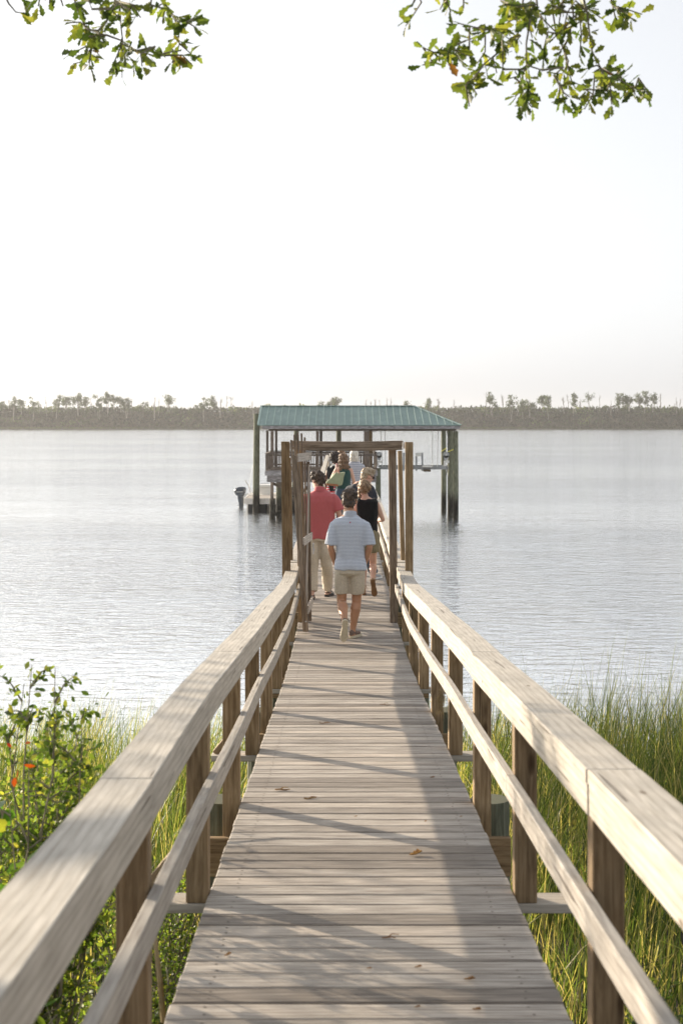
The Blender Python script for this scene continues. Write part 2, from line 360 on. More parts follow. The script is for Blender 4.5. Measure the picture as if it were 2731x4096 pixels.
def watermat():
    m,nt,b=newmat('river_water'); tc=nt.nodes.new('ShaderNodeTexCoord').outputs['Object']
    def nz(sx,sy,det,loc=(0,0,0),dist=0):
        n=N(nt,'ShaderNodeTexNoise',Scale=1.0,Detail=det,Roughness=.55,Distortion=dist); nt.links.new(vmap(nt,tc,(sx,sy,1),loc),n.inputs['Vector']); return n.outputs[0]
    big=nz(.10,.22,3.0); mid=nz(1.3,2.6,4.0,(3,8,0),.4); sm=nz(4.0,6.5,3.0,(1,2,0),.3); patch=nz(.012,.03,3.0,(7,1,0))
    h=math_(nt,'ADD',math_(nt,'MULTIPLY',mid,.18),math_(nt,'ADD',math_(nt,'MULTIPLY',sm,.055),math_(nt,'MULTIPLY',big,.22)))
    amp=ramp(nt,patch,[(.38,(.45,.45,.45)),(.62,(1.1,1.1,1.1))]).outputs[0]
    bp=N(nt,'ShaderNodeBump',Strength=1.0,Distance=1.0); nt.links.new(math_(nt,'MULTIPLY',h,math_(nt,'MULTIPLY',amp,1.0)),bp.inputs['Height'])
    nt.links.new(bp.outputs[0],b.inputs['Normal']); b.inputs['Base Color'].default_value=(.93,.955,.96,1); b.inputs['Metallic'].default_value=.92
    b.inputs['Roughness'].default_value=.06; b.inputs['IOR'].default_value=1.33; b.inputs['Specular IOR Level'].default_value=.6
    return m
mb=MB(); mb.v=[Vector(p) for p in ((-1600,8,0),(1600,8,0),(1600,775,0),(-1600,775,0))]; mb.face((0,1,2,3),[(0,0)]*4)
tag(mb.build('water',watermat()),kind='structure')
def bankz(x,y):
    c=10.0+.5*noise.noise(Vector((x*.02,0,5)))
    t=(y-770)/22
    if t<=0: return -.8+(y-762)*.12
    if y<776: return .2+.14*(y-770)
    t=min(1,(y-776)/16); return 1.0+(c-1.0)*(t*t*(3-2*t))**.8+.5*noise.noise(Vector((x*.12,y*.2,1)))*(1-t)
mb=MB(); xs=[-1600,-900]+[-420+8*i for i in range(106)]+[900,1600]; ys=[760,766,770,772,774,776,778,781,784,787,790,793,800,900,1600]; nx=len(xs)
for y in ys:
    for x in xs: mb.v.append(Vector((x,y,bankz(x,y))))
for j in range(len(ys)-1):
    for i in range(nx-1): a=j*nx+i; mb.face((a,a+1,a+nx+1,a+nx),[(0,0)]*4)
tag(mb.build('far_bank',plain('bank_soil',(.075,.065,.045),.95,nscale=.25,var=.45,coords='Object'),smooth=True),kind='structure')

# leaf clouds ---------------------------------------------------------------
TRI=(np.array([[0,0,0],[-.28,.45,.07],[0,1,0],[.28,.45,.07]]),np.array([[0,2,1],[0,3,2]]))
_o=[(0,0),(.09,.12),(.2,.25),(.15,.36),(.33,.5),(.24,.6),(.36,.76),(.2,.84),(0,1.0)]
_o=[(x*.68,y) for x,y in _o]
OAK=(np.array([[x,y,abs(x)*.3-.10*y*y] for x,y in _o]+[[-x,y,abs(x)*.3-.10*y*y] for x,y in _o[1:-1]]+[[0,y,-.10*y*y] for x,y in _o[1:-1]]),None)
def _oakf():
    f=[]; n=len(_o); # right idx 1..7, left idx 9..15, spine 16..22
    for side in (0,1):
        e=[0]+([i for i in range(1,8)] if side==0 else [8+i for i in range(1,8)])+[8]
        s=[0]+[15+i for i in range(1,8)]+[8]
        for i in range(8):
            q=[e[i],e[i+1],s[i+1],s[i]] if side==0 else [s[i],s[i+1],e[i+1],e[i]]
            if len(set(q))==4: f.append(q)
            else:
                u=[]; [u.append(k) for k in q if k not in u]; f.append(u+[u[-1]] if False else u)
    return f
_f=_oakf(); _t=[]
for q in _f:
    _t.append(q[:3]); 
    if len(q)==4: _t.append([q[0],q[2],q[3]])
OAK=(OAK[0],np.array(_t))
_h=[(0,0),(.25,-.06),(.42,.12),(.42,.35),(.28,.65),(0,1.0)]
HEART=(np.array([[x,y,abs(x)*.25-.12*y*y] for x,y in _h]+[[-x,y,abs(x)*.25-.12*y*y] for x,y in _h[1:-1]]+[[0,.4,-.03]]),
       np.array([[10,0,1],[10,1,2],[10,2,3],[10,3,4],[10,4,5],[10,5,9],[10,9,8],[10,8,7],[10,7,6],[10,6,0]]))
ELL=(np.array([[0,0,0],[.2,.25,.05],[.26,.55,.06],[.12,.86,.02],[0,1,0],[-.12,.86,.02],[-.26,.55,.06],[-.2,.25,.05]]),
     np.array([[0,1,7],[1,2,6],[1,6,7],[2,3,5],[2,5,6],[3,4,5]]))
def rotmats(n,rng,droop=0.0,tilt=1.0,dirs=None):
    az=rng.uniform(0,2*np.pi,n); el=rng.uniform(-1,1,n)*tilt-droop; el=np.clip(el,-1.5,1.5)
    d=np.stack([np.cos(az)*np.cos(el),np.sin(az)*np.cos(el),np.sin(el)],1) if dirs is None else dirs
    rv=rng.normal(size=(n,3)); s=np.cross(d,rv); s/=np.linalg.norm(s,axis=1)[:,None]+1e-9
    u=np.cross(s,d); return np.stack([s,d,u],2)
def leaves(name,cent,size,tmpl,mat,parent=None,rng=RNG,droop=.3,tilt=1.0,rnd=None,dirs=None,kind=None):
    n=len(cent); T,Fc=tmpl; Rm=rotmats(n,rng,droop,tilt,dirs)
    size=np.broadcast_to(size,(n,)) if not hasattr(size,'__len__') else size
    V=np.einsum('nij,kj->nki',Rm,T)*size[:,None,None]+cent[:,None,:]
    k=len(T); fc=(Fc[None]+(np.arange(n)*k)[:,None,None]).reshape(-1,3)
    r=rng.uniform(0,1,n) if rnd is None else rnd
    return np_mesh(name,V.reshape(-1,3),fc,len(fc),np.repeat(r,len(Fc)),mat,parent)
# grass ---------------------------------------------------------------------
def grass(name,base,h,wd,lean,mat,rnd,rng,seg=4):
    n=len(base); az=rng.uniform(0,2*np.pi,n); L=lean
    dx=np.cos(az)*L+.10*h; dy=np.sin(az)*L
    fa=rng.uniform(0,np.pi,n); sx=np.cos(fa)*wd; sy=np.sin(fa)*wd; V=[]
    for i in range(seg+1):
        t=i/seg; q=t**2.1
        px=base[:,0]+dx*q; py=base[:,1]+dy*q; pz=base[:,2]+h*t-.25*L*q*(t>.5)*t
        ww=(1-t**1.6)*.95+.05
        V.append(np.stack([px-sx*ww,py-sy*ww,pz],1)); V.append(np.stack([px+sx*ww,py+sy*ww,pz],1))
    V=np.stack(V,1); k=2*(seg+1); fb=np.array([[2*i,2*i+1,2*i+3,2*i+2] for i in range(seg)])
    fc=(fb[None]+(np.arange(n)*k)[:,None,None]).reshape(-1,4)
    return np_mesh(name,V.reshape(-1,3),fc,len(fc),np.repeat(rnd,seg),mat,None)
def patch(name,x0,x1,y0,y1,n,hfun,label_seed,dens=None,mat='grass',w=.0042,dry=.12):
    rng=np.random.default_rng(label_seed); bx=[]; 
    while len(bx)<n:
        x=rng.uniform(x0,x1); y=rng.uniform(y0,y1)
        if dens and rng.uniform()>dens(x,y): continue
        cl=noise.noise(Vector((x*1.6,y*1.6,label_seed)))
        if rng.uniform()>.5+1.3*cl: continue
        bx.append((x,y,gz(x,y)-.03,hfun(x,y)*(1+.25*cl)))
    A=np.array(bx); h=A[:,3]*rng.uniform(.35,1.2,n); 
    r=np.clip(rng.normal(.36,.26,n),0,1); r=np.where(rng.uniform(size=n)<dry,rng.uniform(.88,1,n),r)
    lean=h*np.abs(rng.normal(.28,.30,n))
    return tag(grass(name,A[:,:3],h,rng.uniform(.6,1.3,n)*w,lean,M[mat],r,rng),kind='stuff')
def hR(x,y): return (.34+1.36*min(1,max(0,(y-7)/6)))*(1 if y<17 else 1-.35*(y-17)/5)*(.86+.14*min(1,(x-1)/3))
def dR(x,y): return ((.06 if x<1.9 else .3) if y<7 else .45 if y<8.5 else 1)*(1 if y<19 else max(0,1-(y-19)/3.2))*(1 if x>1.6 or y<15 else .75)
patch('marsh_grass',.95,7.5,6.3,22,20000,hR,3,dR,w=.0065,dry=.24)
def hL(x,y): return (.4+.95*min(1,max(0,(y-7)/6)))*(1 if y<17 else 1-.35*(y-17)/5)
def dL(x,y): return (.06 if y<8.5 else .6 if y<10 else 1)*(1 if y<19 else max(0,1-(y-19)/3.2))*(1 if x<-1.6 or y<14 else .7)
patch('marsh_grass',-7.5,-.8,5,22,16000,hL,4,dL,dry=.2,w=.006)
def hU(x,y): return .3+.12*noise.noise(Vector((x,y,1)))
patch('short_grass',-.9,1.0,3,20,2200,hU,5,dry=.3)
patch('short_grass',.8,5,2.5,9,2200,lambda x,y:.36,6,dry=.5)
# tall flowering stalks that stand above the grass (open heads)
def stalks(name,n,x0,x1,y0,y1,hh,seed):
    rng=np.random.default_rng(seed); b=np.array([(x,y,gz(x,y)) for x,y in zip(rng.uniform(x0,x1,n),rng.uniform(y0,y1,n))])
    h=rng.uniform(.8,1.15,n)*hh
    return tag(grass(name,b,h,np.full(n,.0042),h*np.abs(rng.normal(.1,.1,n)),M['grass'],rng.uniform(.2,.9,n),rng,5),kind='stuff')
stalks('tall_stalks',170,1.6,5.5,11,19,2.25,8); stalks('tall_stalks',110,-5.5,-1.4,12,19,1.75,9)

# bank brush ------------------------------------------------------------------
rng=np.random.default_rng(11); n=52000
x=rng.uniform(-430,430,n); y=775+rng.uniform(0,1,n)**.8*24
cl=np.array([noise.noise(Vector((a*.05,b*.13,2))) for a,b in zip(x,y)]); cl2=np.array([noise.noise(Vector((a*.16,b*.3,9))) for a,b in zip(x,y)])
z=np.array([bankz(a,b) for a,b in zip(x,y)])+rng.uniform(0,1,n)*(.9+2.6*np.clip(cl2+.25,0,1)+1.2*np.clip(cl,0,1))
r=np.clip(.40+.9*cl+.5*cl2+rng.normal(0,.12,n),0,1)
tag(leaves('bank_brush',np.stack([x,y,z],1),rng.uniform(.7,1.9,n),TRI,M['brush'],None,rng,-.3,1.3,r),kind='stuff')
n=9000; x=rng.uniform(-430,430,n); y=rng.uniform(770.5,775.5,n)
tag(leaves('bank_grass',np.stack([x,y,np.array([bankz(a,b) for a,b in zip(x,y)])],1),rng.uniform(.5,1.0,n),TRI,M['farleaf'],None,rng,-1.2,.4,np.clip(.55+.4*np.sin(x*.03)+rng.normal(0,.15,n),0,1)),kind='stuff')
tag(patch('x',0,1,12,13,1,hL,1),kind='stuff') if False else None

# far trees -------------------------------------------------------------------
TREES=[]
for x,t,wd,k in [(15,150,34,'l'),(50,140,10,'b'),(75,112,32,'l'),(125,140,34,'l'),(185,125,52,'l'),(230,165,14,'b'),(268,120,26,'b'),(320,112,52,'l'),(380,120,60,'l'),(445,97,56,'l'),(487,120,34,'l'),(520,130,26,'b'),(565,110,60,'l'),(615,85,52,'l'),(650,112,42,'l'),(690,125,50,'l'),(720,122,30,'l'),(750,135,16,'b'),(812,153,54,'d'),(880,125,24,'b'),(905,125,20,'b'),(957,113,52,'l'),(1003,175,24,'d'),(1095,165,54,'d'),(1160,110,54,'l'),(1210,120,58,'l'),(1255,120,26,'b'),(1290,120,22,'b'),(1320,125,34,'b'),(1440,150,26,'b')]:
    TREES.append((x*.7015,1500+t*.7015,wd*.7015,k))
for x,t,wd,k in [(25,143,30,'l'),(80,145,26,'b'),(170,155,16,'b'),(372,102,34,'b'),(408,97,50,'l'),(430,180,24,'d'),(475,115,26,'b'),(525,118,54,'l'),(560,155,12,'b'),(595,150,26,'l'),(635,150,62,'l'),(715,118,62,'l'),(750,112,40,'l'),(845,130,24,'b'),(872,115,22,'b'),(903,95,22,'l'),(940,150,16,'b'),(1000,90,64,'s'),(1063,125,18,'b'),(1095,188,26,'d'),(1130,150,18,'b'),(1170,112,44,'l'),(1210,112,48,'l'),(1240,122,42,'l'),(1215,185,30,'d'),(1297,193,16,'d'),(1305,100,54,'l'),(1335,97,40,'l'),(1385,110,46,'l'),(1435,110,16,'b'),(1515,175,8,'b'),(1530,140,18,'b'),(1548,150,14,'b')]:
    TREES.append((1700+x*.6575,1500+t*.6575,wd*.6575,k))
for x,t,wd,k in [(600,80,44,'s'),(655,62,60,'l'),(700,60,48,'l')]: TREES.append((900+x*.6378,1550+t*.6378,wd*.6378,k))
for x,t,wd,k in [(200,150,24,'b'),(260,165,14,'b'),(310,150,18,'b'),(380,170,14,'b'),(460,130,40,'b'),(510,140,16,'b'),(690,165,50,'l')]: TREES.append((1400+x*.319,1550+t*.319,wd*.319,k))
TREES.sort()
def ordn(i): return {1:'first',2:'second',3:'third'}.get(i, str(i)+('th' if 10<i%100<14 else {1:'st',2:'nd',3:'rd'}.get(i%10,'th')))
def fartree(i,x,top,wd,kind):
    rng=np.random.default_rng(500+i); d=rng.uniform(781,792); base=P(x,1640,d); base.z=bankz(base.x,d)-.3
    zt=ZC-(top-HY)*d/F; H=zt-base.z; W=max(wd,8)*d/F*1.0
    desc={'l':'leafy tree with a pale thin trunk','b':'bare leafless tree with thin pale branches','d':'low dark bushy tree','s':'tall sparse tree with thin crown'}[kind]
    root=empty('bare_tree' if kind=='b' else 'tree',base,f'{desc} on far bank, {ordn(i+1)} tree from the left','tree','trees along the far bank')
    mb=MB(); random.seed(900+i); tips=[]
    lean=Vector((random.uniform(-.08,.08),0,0))
    nb=1 if wd<20 and kind!='b' else random.choice((1,2,2,3))
    if kind=='b': nb=random.choice((1,2))
    for s_ in range(nb):
        off=Vector((random.uniform(-.25,.25)*W,random.uniform(-1,1),0)) if nb>1 else Vector((0,0,0)); ht=H*(1 if s_==0 else random.uniform(.75,.95))
        pts=[base+off*.25]; 
        for q in range(1,6):
            t=q/5; pts.append(base+off*(.25+.75*t)+lean*ht*t+Vector((random.uniform(-.25,.25),random.uniform(-.25,.25),ht*t*(.97 if kind!='b' else 1))))
        mb.tube(pts,[.21,.18,.15,.12,.09,.05],5)
        for q in range(7 if kind!='d' else 5):
            t=random.uniform(.4 if kind!='b' else .35,.95); k=int(t*5); p=pts[k].lerp(pts[min(k+1,5)],t*5-k)
            e=p+Vector((random.uniform(-.42,.42)*W,random.uniform(-.35,.35)*W,random.uniform(.08,.24)*H*(1.15-t)))
            if e.z>zt: e.z=zt-.2
            mb.tube([p,p.lerp(e,.5)+Vector((0,0,.3)),e],[.10,.07,.03],4); tips.append(e)
            if kind=='b':
                for _ in range(2):
                    e2=e+Vector((random.uniform(-.8,.8),random.uniform(-.6,.6),random.uniform(.3,1.3))); mb.tube([p.lerp(e,.6),e2],[.05,.025],3)
    mb.build('trunk',M['palebark'] if kind in 'bls' else M['darkbark'],root)
    if kind!='b':
        C=[]; nc=int({'l':22,'d':15,'s':13}[kind]*max(.6,W/7)); 
        for q in range(nc):
            t=random.random()
            if tips and q<len(tips): c=tips[q]
            else:
                a=random.uniform(0,6.28); rr=W*.48*math.sqrt(random.random())
                lo={'l':.38,'d':.15,'s':.4}[kind]; zz=H*random.uniform(lo,.95); f=math.sin(math.pi*min(1,max(.1,(zz/H-lo)/(1-lo)*.85+.1)))
                c=base+lean*zz+Vector((math.cos(a)*rr*f,math.sin(a)*rr*f,zz))
            m_=46 if kind!='s' else 26; g=rng.normal(size=(m_,3))*np.array([.62,.6,.5])*(.8+.4*random.random()); C.append(g+np.array(c))
        C=np.concatenate(C); C=C[C[:,2]<zt+.3]
        leaves('crown',C,rng.uniform(.45,.95,len(C)),TRI,M['farleaf'],root,rng,0,1.3,np.clip(rng.normal(.25 if kind=='d' else .45,.25,len(C)),0,1))
for i,(x,t,wd,k) in enumerate(TREES): fartree(i,x,t,wd,k)
# pale house at the far left of the bank
hb=P(38,1640,800); hb.z=10.2
root=empty('house',hb,'small white house among trees at the left end of the far bank','house')
MB().box(hb.x-5.4,hb.x+5.4,798,806,9.8,12.0).build('wall',M['white'],root)
mb=MB(); a=(hb.x-6,hb.x+6)
mb.v=[Vector(p) for p in ((a[0],797,12.0),(a[1],797,12.0),(a[1],807,12.0),(a[0],807,12.0),(a[0]+1,802,13.3),(a[1]-1,802,13.3))]
for f in ((0,1,5,4),(1,2,5),(2,3,4,5),(3,0,4),(3,2,1,0)): mb.face(f,[(0,0)]*len(f))
mb.build('roof',M['grey'],root)
for k in (-3.4,0,3.4): MB().box(hb.x+k-.6,hb.x+k+.6,797.9,797.99,10.4,11.5).build('window',M['darkgrey'],root)

# ================================================================== PIER
XL,XR=-.53,.69
PY=[-1.32+1.75*i for i in range(10)]+[16.18]; PY=[-1.32,.43,2.18,3.93,5.68,7.43,9.18,10.93,12.68,14.43,16.18]
FARY=[19.6+1.9*i for i in range(28)]
walk=empty('boardwalk',(.08,4,DZ(4)),'long weathered grey plank boardwalk leading over the marsh to the boathouse','boardwalk')
mb=MB(); y=-3.0; k=0
while y<72.4:
    z0=DZ(y); z1=DZ(y+.134); c=CX(y); jl=random.uniform(-.004,.004); jr=random.uniform(-.004,.004); r=random.random()
    if random.random()<.12: r=min(1,max(0,r+random.choice((-.4,.3))))
    h=.035; n=len(mb.v); wj=random.uniform(-.0015,.0015)
    mb.bar((c-.61+jl,y+.067,(z0+z1)/2-h/2+wj),(c+.61+jr,y+.067,(z0+z1)/2-h/2+wj+random.uniform(-.001,.001)),.127+random.uniform(-.003,.002),h,(0,-(z1-z0),.134),r)
    if y<34:
        for sx in (-.50,.50):
            for q in (.035,.1):
                if random.random()<.9:
                    xx=c+sx+random.uniform(-.006,.006); zz=z0+(z1-z0)*q/.134+wj+.0012; n=len(mb.v); rr=.0055
                    for a in range(6): mb.v.append(Vector((xx+rr*math.cos(a*1.047),y+q+rr*math.sin(a*1.047),zz)))
                    mb.face(tuple(n+a for a in range(6)),[(0,0)]*6,0,1)
    y+=.14
deck=mb.build('deck',[M['deck'],M['screw']],walk)
bv=deck.modifiers.new('bev','BEVEL'); bv.width=.004; bv.segments=1; bv.limit_method='ANGLE'; bv.angle_limit=R(60)
for sx in (-.55,0,.55):
    mb=MB(); ys=[-3+1.0*i for i in range(76)]
    mb.path([(CX(q)+sx,q,DZ(q)-.036-.095) for q in ys],.04,.18); mb.build('joist',M['joist'],walk)
def walkpost_support(py,kind):
    zt=DZ(py)
    if kind=='out':
        MB().box(CX(py)-.92,CX(py)+.92,py-.005,py+.135,zt-.075,zt-.037).build('outrigger',M['rail'],walk,bevel=.003)
        for s in (-1,1):
            MB().bar((CX(py)+s*.90,py+.065,zt-.035),(CX(py)+s*.704,py+.065,zt+.20),.04,.05,(0,1,0)).build('brace',M['post'],walk,bevel=.002)
    else:
        MB().box(CX(py)-.80,CX(py)+.80,py-.045,py-.004,zt-.36,zt-.16).build('crossbeam',M['post'],walk,bevel=.003)
        for s in (-1,1):
            x=CX(py)+s*.715; b=gz(x,py+.2)-.6 if py<60 else -2
            MB().tube([(x,py+.2,b),(x+.005,py+.2,b*.4+zt*.6),(x,py+.2,zt-.02)],.105,14).build('piling',M['piling'],walk,smooth=False)
for i,py in enumerate(PY[1:]): walkpost_support(py,'out' if i%2==1 else 'pile')
for i,py in enumerate(FARY): walkpost_support(py,'out' if i%2==1 else 'pile')
def railing(side,near):
    s=-1 if side=='left' else 1; ys=PY if near else FARY
    o0,o1=(-2.0,17.9) if near else (18.05,71.6)
    lab={('left',1):'grey handrail on wooden posts along the left of the near boardwalk, up to the gate',('right',1):'sunlit wooden handrail on posts along the right of the near boardwalk, up to the gate',
         ('left',0):'wooden handrail beyond the gate on the left of the boardwalk, left of the walkers',('right',0):'wooden handrail beyond the gate on the right, beside the woman in the black top'}[(side,int(near))]
    root=empty('handrail',(CX(o0)+s*.7,ys[0],DZ(ys[0])),lab,'handrail','wooden handrails of the boardwalk')
    xin=lambda y: CX(y)+s*.60          # inner face of cap
    joints=[o0]+([3.93,7.43,10.93,14.43] if near else [21.5+3.8*i for i in range(13)])+[o1]
    RZs=(lambda q: RZ(q)-.08*max(0,1-max(q,0)/6)) if (near and s<0) else RZ
    top=MB(); low=MB(); mid=MB()
    for a,b in zip(joints,joints[1:]):
        n=max(2,int((b-a)/.35)); dj=random.uniform(-.004,.004); dz=random.uniform(-.002,.002)
        ph=random.uniform(0,6)
        pt=[a+.0015+(b-a-.003)*i/n for i in range(n+1)]
        r=random.uniform(.35,.7)
        wob=lambda q:.004*math.sin(q*1.3+ph)
        top.path([(xin(q)+s*.074+dj+wob(q),q,RZs(q)-.02+dz) for q in pt],.150,.040,r)
        low.path([(xin(q)+s*.074+dj+wob(q),q,RZs(q)-.041-.044+dz) for q in pt],.142,.088,r*.9)
    n=int((o1-o0)/.5); ph=random.uniform(0,6)
    mj=[o0]+([5.68,9.18,12.68] if near else [25.3+5.7*i for i in range(8)])+[o1]
    for a,b in zip(mj,mj[1:]):
        n=max(2,int((b-a)/.3)); pt=[a+.002+(b-a-.004)*i/n for i in range(n+1)]
        mid.path([(CX(q)+s*(.61-.017-.0025*math.sin(q*1.795+1.4)),q,DZ(q)+.435+.004*math.sin(q*.9+ph)) for q in pt],.036,.090)
    top.build('top_rail',M['rail'],root,bevel=.003); low.build('rail_beam',M['rail'],root,bevel=.003); mid.build('middle_rail',M['midrail'],root,bevel=.003)
    for i,py in enumerate(ys):
        out=(i%2==0) if near else (i%2==1)
        x=CX(py)+s*(.612+.045); zt=RZs(py)-.13; zb=(DZ(py)-.036) if out else DZ(py)-.42
        MB().bar((x,py+.045,zb),(x+random.uniform(-.004,.004),py+.045,zt),.089,.089,(0,1,0)).build('post',M['post'],root,bevel=.004)
for sd in ('left','right'):
    for nr in (True,False): railing(sd,nr)
# ------------------------------------------------------------------ gate
YG=17.45; zd=DZ(YG)
gate=empty('gate',(.08,YG,zd),'rustic wooden gate frame with its picket gate standing open on the left','gate')
def gpost(x0,y0,z0,x1,y1,z1,w=.092,d=.092,m='post'): return MB().bar((x0,y0,z0),(x1,y1,z1),w,d,(0,1,0)).build('post',M[m],gate,bevel=.004)
def gp(cx,cy,d): return P(1080+cx*.3954,1700+cy*.3954,d)
a=gp(155,166,17.0); b=gp(178,1700,17.0); gpost(b.x,17.0,b.z-1.6,a.x,17.0,a.z,.098,.098)
a=gp(1406,171,17.0); b=gp(1406,1500,17.0); gpost(b.x,17.0,b.z-1.9,a.x,17.0,a.z,.092,.092)
a=gp(1235,252,17.5); b=gp(1252,1985,17.5); gpost(b.x,17.5,zd+.0005,a.x,17.5,a.z,.094,.094,'gatewood')
a=gp(322,230,17.7); b=gp(318,1985,17.5); gpost(b.x,17.55,zd+.0005,a.x-.02,17.55,a.z,.085,.09)
a=gp(1312,260,18.3); b=gp(1352,1400,18.3); gpost(b.x+.01,18.3,b.z-.7,a.x,18.3,a.z,.055,.092)
a=gp(190,330,18.3); b=gp(222,1400,18.3); gpost(b.x,18.3,b.z-.7,a.x,18.3,a.z,.055,.092)
pts=[gp(c,q,17.35) for c,q in ((212,186),(360,192),(600,196),(800,197),(1000,196),(1200,191),(1345,187))]
MB().path(pts,.092,.074).build('crossbeam',M['gatewood'],gate,bevel=.006)
pts=[p+Vector((0,.002,-.037-.0205)) for p in pts]; pts[-1].x-=.012; pts[0].x+=.012
MB().path(pts,.085,.038).build('crossbeam',M['gatewood'],gate,bevel=.004)
for e,q in ((1352,205),(207,215)): p=gp(e,q,17.1); MB().box(p.x-.016,p.x+.016,17.05,17.09,p.z-.04,p.z+.04).build('bracket',M['metal'],gate)
MB().bar(gp(165,205,17.02),gp(240,215,17.3),.006,.006).build('wire',M['metal'],gate)
# the gate leaf, swung open towards the camera and leaning
A0=Vector((-.405,16.52,zd+.03)); A1=Vector((-.385,17.45,zd+.03))
def gl(t,h): return A0.lerp(A1,t)+Vector(((-.15*(1-t)-.02*t)*(h/2.2),0,h))
leaf=MB().bar(gl(.03,0),gl(.03,2.05),.04,.085,(0,1,0)).bar(gl(.97,0),gl(.97,1.95),.04,.085,(0,1,0))
g=leaf.build('gate_leaf',M['gatewood'],gate,bevel=.003)
for i,t in enumerate((.03,.25,.48,.72,.93)):
    ht=(2.23,2.29,2.315,2.30,2.25)[i]; b=MB().bar(gl(t,.0)+Vector((-.033,0,0)),gl(t,ht)+Vector((-.033,0,0)),.022,.088,(0,1,0),h1=.06)
    b.build('picket',M['gatewood'],g,bevel=.002)
for h in (.25,1.04,2.02):
    MB().bar(gl(.04,h)+Vector((.031,-.02,0)),gl(.98,h)+Vector((.031,0,0)),.022,.095,(0,0,1)).build('cross_rail',M['palewood'],g,bevel=.002)
MB().bar(gl(.05,.3)+Vector((.012,0,0)),gl(.95,1.9)+Vector((.012,0,0)),.018,.07,(0,0,1)).build('diagonal_brace',M['palewood'],g)
p=gl(.97,1.0); mb=MB(); mb.box(p.x+.044,p.x+.06,p.y-.05,p.y+.05,p.z-.18,p.z-.05); mb.tube([(p.x+.062,p.y-.04,p.z-.13),(p.x+.062,p.y+.04,p.z-.13)],.008,6); mb.build('latch',M['metal'],g)
p=gl(.03,.12); MB().ball((p.x+.0,p.y-.045,p.z),.010,nu=8,nv=6).build('bolt',M['metal'],g)
# ------------------------------------------------------------------ boathouse
FZ=ZC-2.57                                      # its floor
bh=empty('boathouse',(0,75,0),'open boathouse with a green metal roof on pilings at the end of the boardwalk','boathouse')
eL,eR,eF,eB=-4.26,6.06,72.4,79.6; eZ=4.90; rL,rR,rY,rZ=-4.30,3.86,76.0,5.90
roof=MB(); V=[(eL,eF,eZ),(eR,eF,eZ),(eR,eB,eZ),(eL,eB,eZ),(rL,rY,rZ),(rR,rY,rZ)]
top=[Vector(v) for v in V]; bot=[v-Vector((0,0,.03)) for v in top]; roof.v=top+bot
for f in ((0,1,5,4),(1,2,5),(2,3,4,5)): roof.face(f,[(0,0)]*len(f))
for f in ((6,10,11,7),(7,11,8),(8,11,10,9),(0,4,10,6),(3,9,10,4),(0,6,7,1),(1,7,8,2),(2,8,9,3)): roof.face(f,[(0,0)]*len(f))
ro=roof.build('roof',M['roof'],bh)
seam=MB()
def onfront(x,t):                                # t 0 eave .. 1 ridge on front plane
    return Vector((x,eF+(rY-eF)*t,eZ+(rZ-eZ)*t))
nrm=Vector((0,-(rZ-eZ),(rY-eF))).normalized()
nse=28
for i in range(nse+1):
    x=eL+.03+(eR-eL-.06)*i/nse; tm=1.0 if x<rR else (eR-x)/(eR-rR)
    if tm<.04: continue
    for off in (0,):
        a=onfront(x+(0),0)+nrm*.018; xe=x if True else 0; b=onfront(xe,tm)+nrm*.018
        seam.bar(a,b,.035,.035,nrm)
seam.bar((rL-.02,rY,rZ+.02),(rR+.06,rY,rZ+.02),.22,.03); seam.bar((rR,rY,rZ+.01),(eR,eF,eZ+.015),.14,.03); seam.bar((rR,rY,rZ+.01),(eR,eB,eZ+.015),.14,.03)
seam.bar((eL+.01,eF,eZ+.015),(rL+.01,rY,rZ+.015),.08,.04)
for i in range(10):
    y=eF+.3+(eB-eF-.6)*i/9; tm=1-abs(y-rY)/((rY-eF) if y<rY else (eB-rY)); 
    if tm>.06: n2=Vector(((rZ-eZ),0,(eR-rR))).normalized(); seam.bar(Vector((eR,y,eZ))+n2*.018,Vector((eR-(eR-rR)*tm,y,eZ+(rZ-eZ)*tm))+n2*.018,.035,.035,n2)
seam.build('roof_seam',M['seam'],ro)
fa=MB(); fa.box(eL+.22,eR-.02,eF+.05,eF+.09,eZ-.20,eZ-.034,.5); fa.box(eR-.09,eR-.05,eF+.1,eB-.1,eZ-.2,eZ-.034,along='y'); fa.box(eL+.22,eR-.02,eB-.1,eB-.06,eZ-.2,eZ-.034); fa.box(eL+.25,eL+.29,eF+.1,eB-.1,eZ-.2,eZ-.034,along='y')
fa.build('fascia',M['fascia'],bh,bevel=.004)
bm_=MB(); bm_.box(-3.75,5.9,eF+.85,eF+.97,eZ-.31,eZ-.205); bm_.box(-3.75,5.9,eB-1.0,eB-.88,eZ-.31,eZ-.205)
for i in range(12): x=-3.6+i*.85; bm_.box(x,x+.04,eF+.98,eB-1.05,eZ-.22,eZ-.1,along='y')
bm_.build('roof_beam',M['dockwood'],bh)
def gg(cx,cy,d,o=(900,1550),s=.31888): return P(o[0]+cx*s,o[1]+cy*s,d)
def bpost(x,y,z0,z1,w=.14,m='dockwood'): MB().bar((x,y,z0),(x,y,z1),w,w,(0,1,0)).build('post',M[m],bh,bevel=.006)
def bpile(x,y,z1,r=.13,r2=None,name='piling',par=None):
    q=random.uniform(-.02,.02); return MB().tube([(x,y,-2.2),(x+q,y,z1*.4),(x,y,z1)],[r*1.06,r,r*.94],14).build(name,M['piling'],par or bh)
zt=eZ-.32
x0=gg(590,800,73.35).x; bpost(x0,73.35,.9,zt,.155)
MB().tube([(x0+.0,73.5,-2),(x0+.01,73.5,1.1)],[.17,.15],12).build('piling',M['piling'],bh)
MB().tube([(x0+.33,73.9,-2),(x0+.33,73.9,FZ-.3)],[.16,.15],12).build('piling',M['piling'],bh)
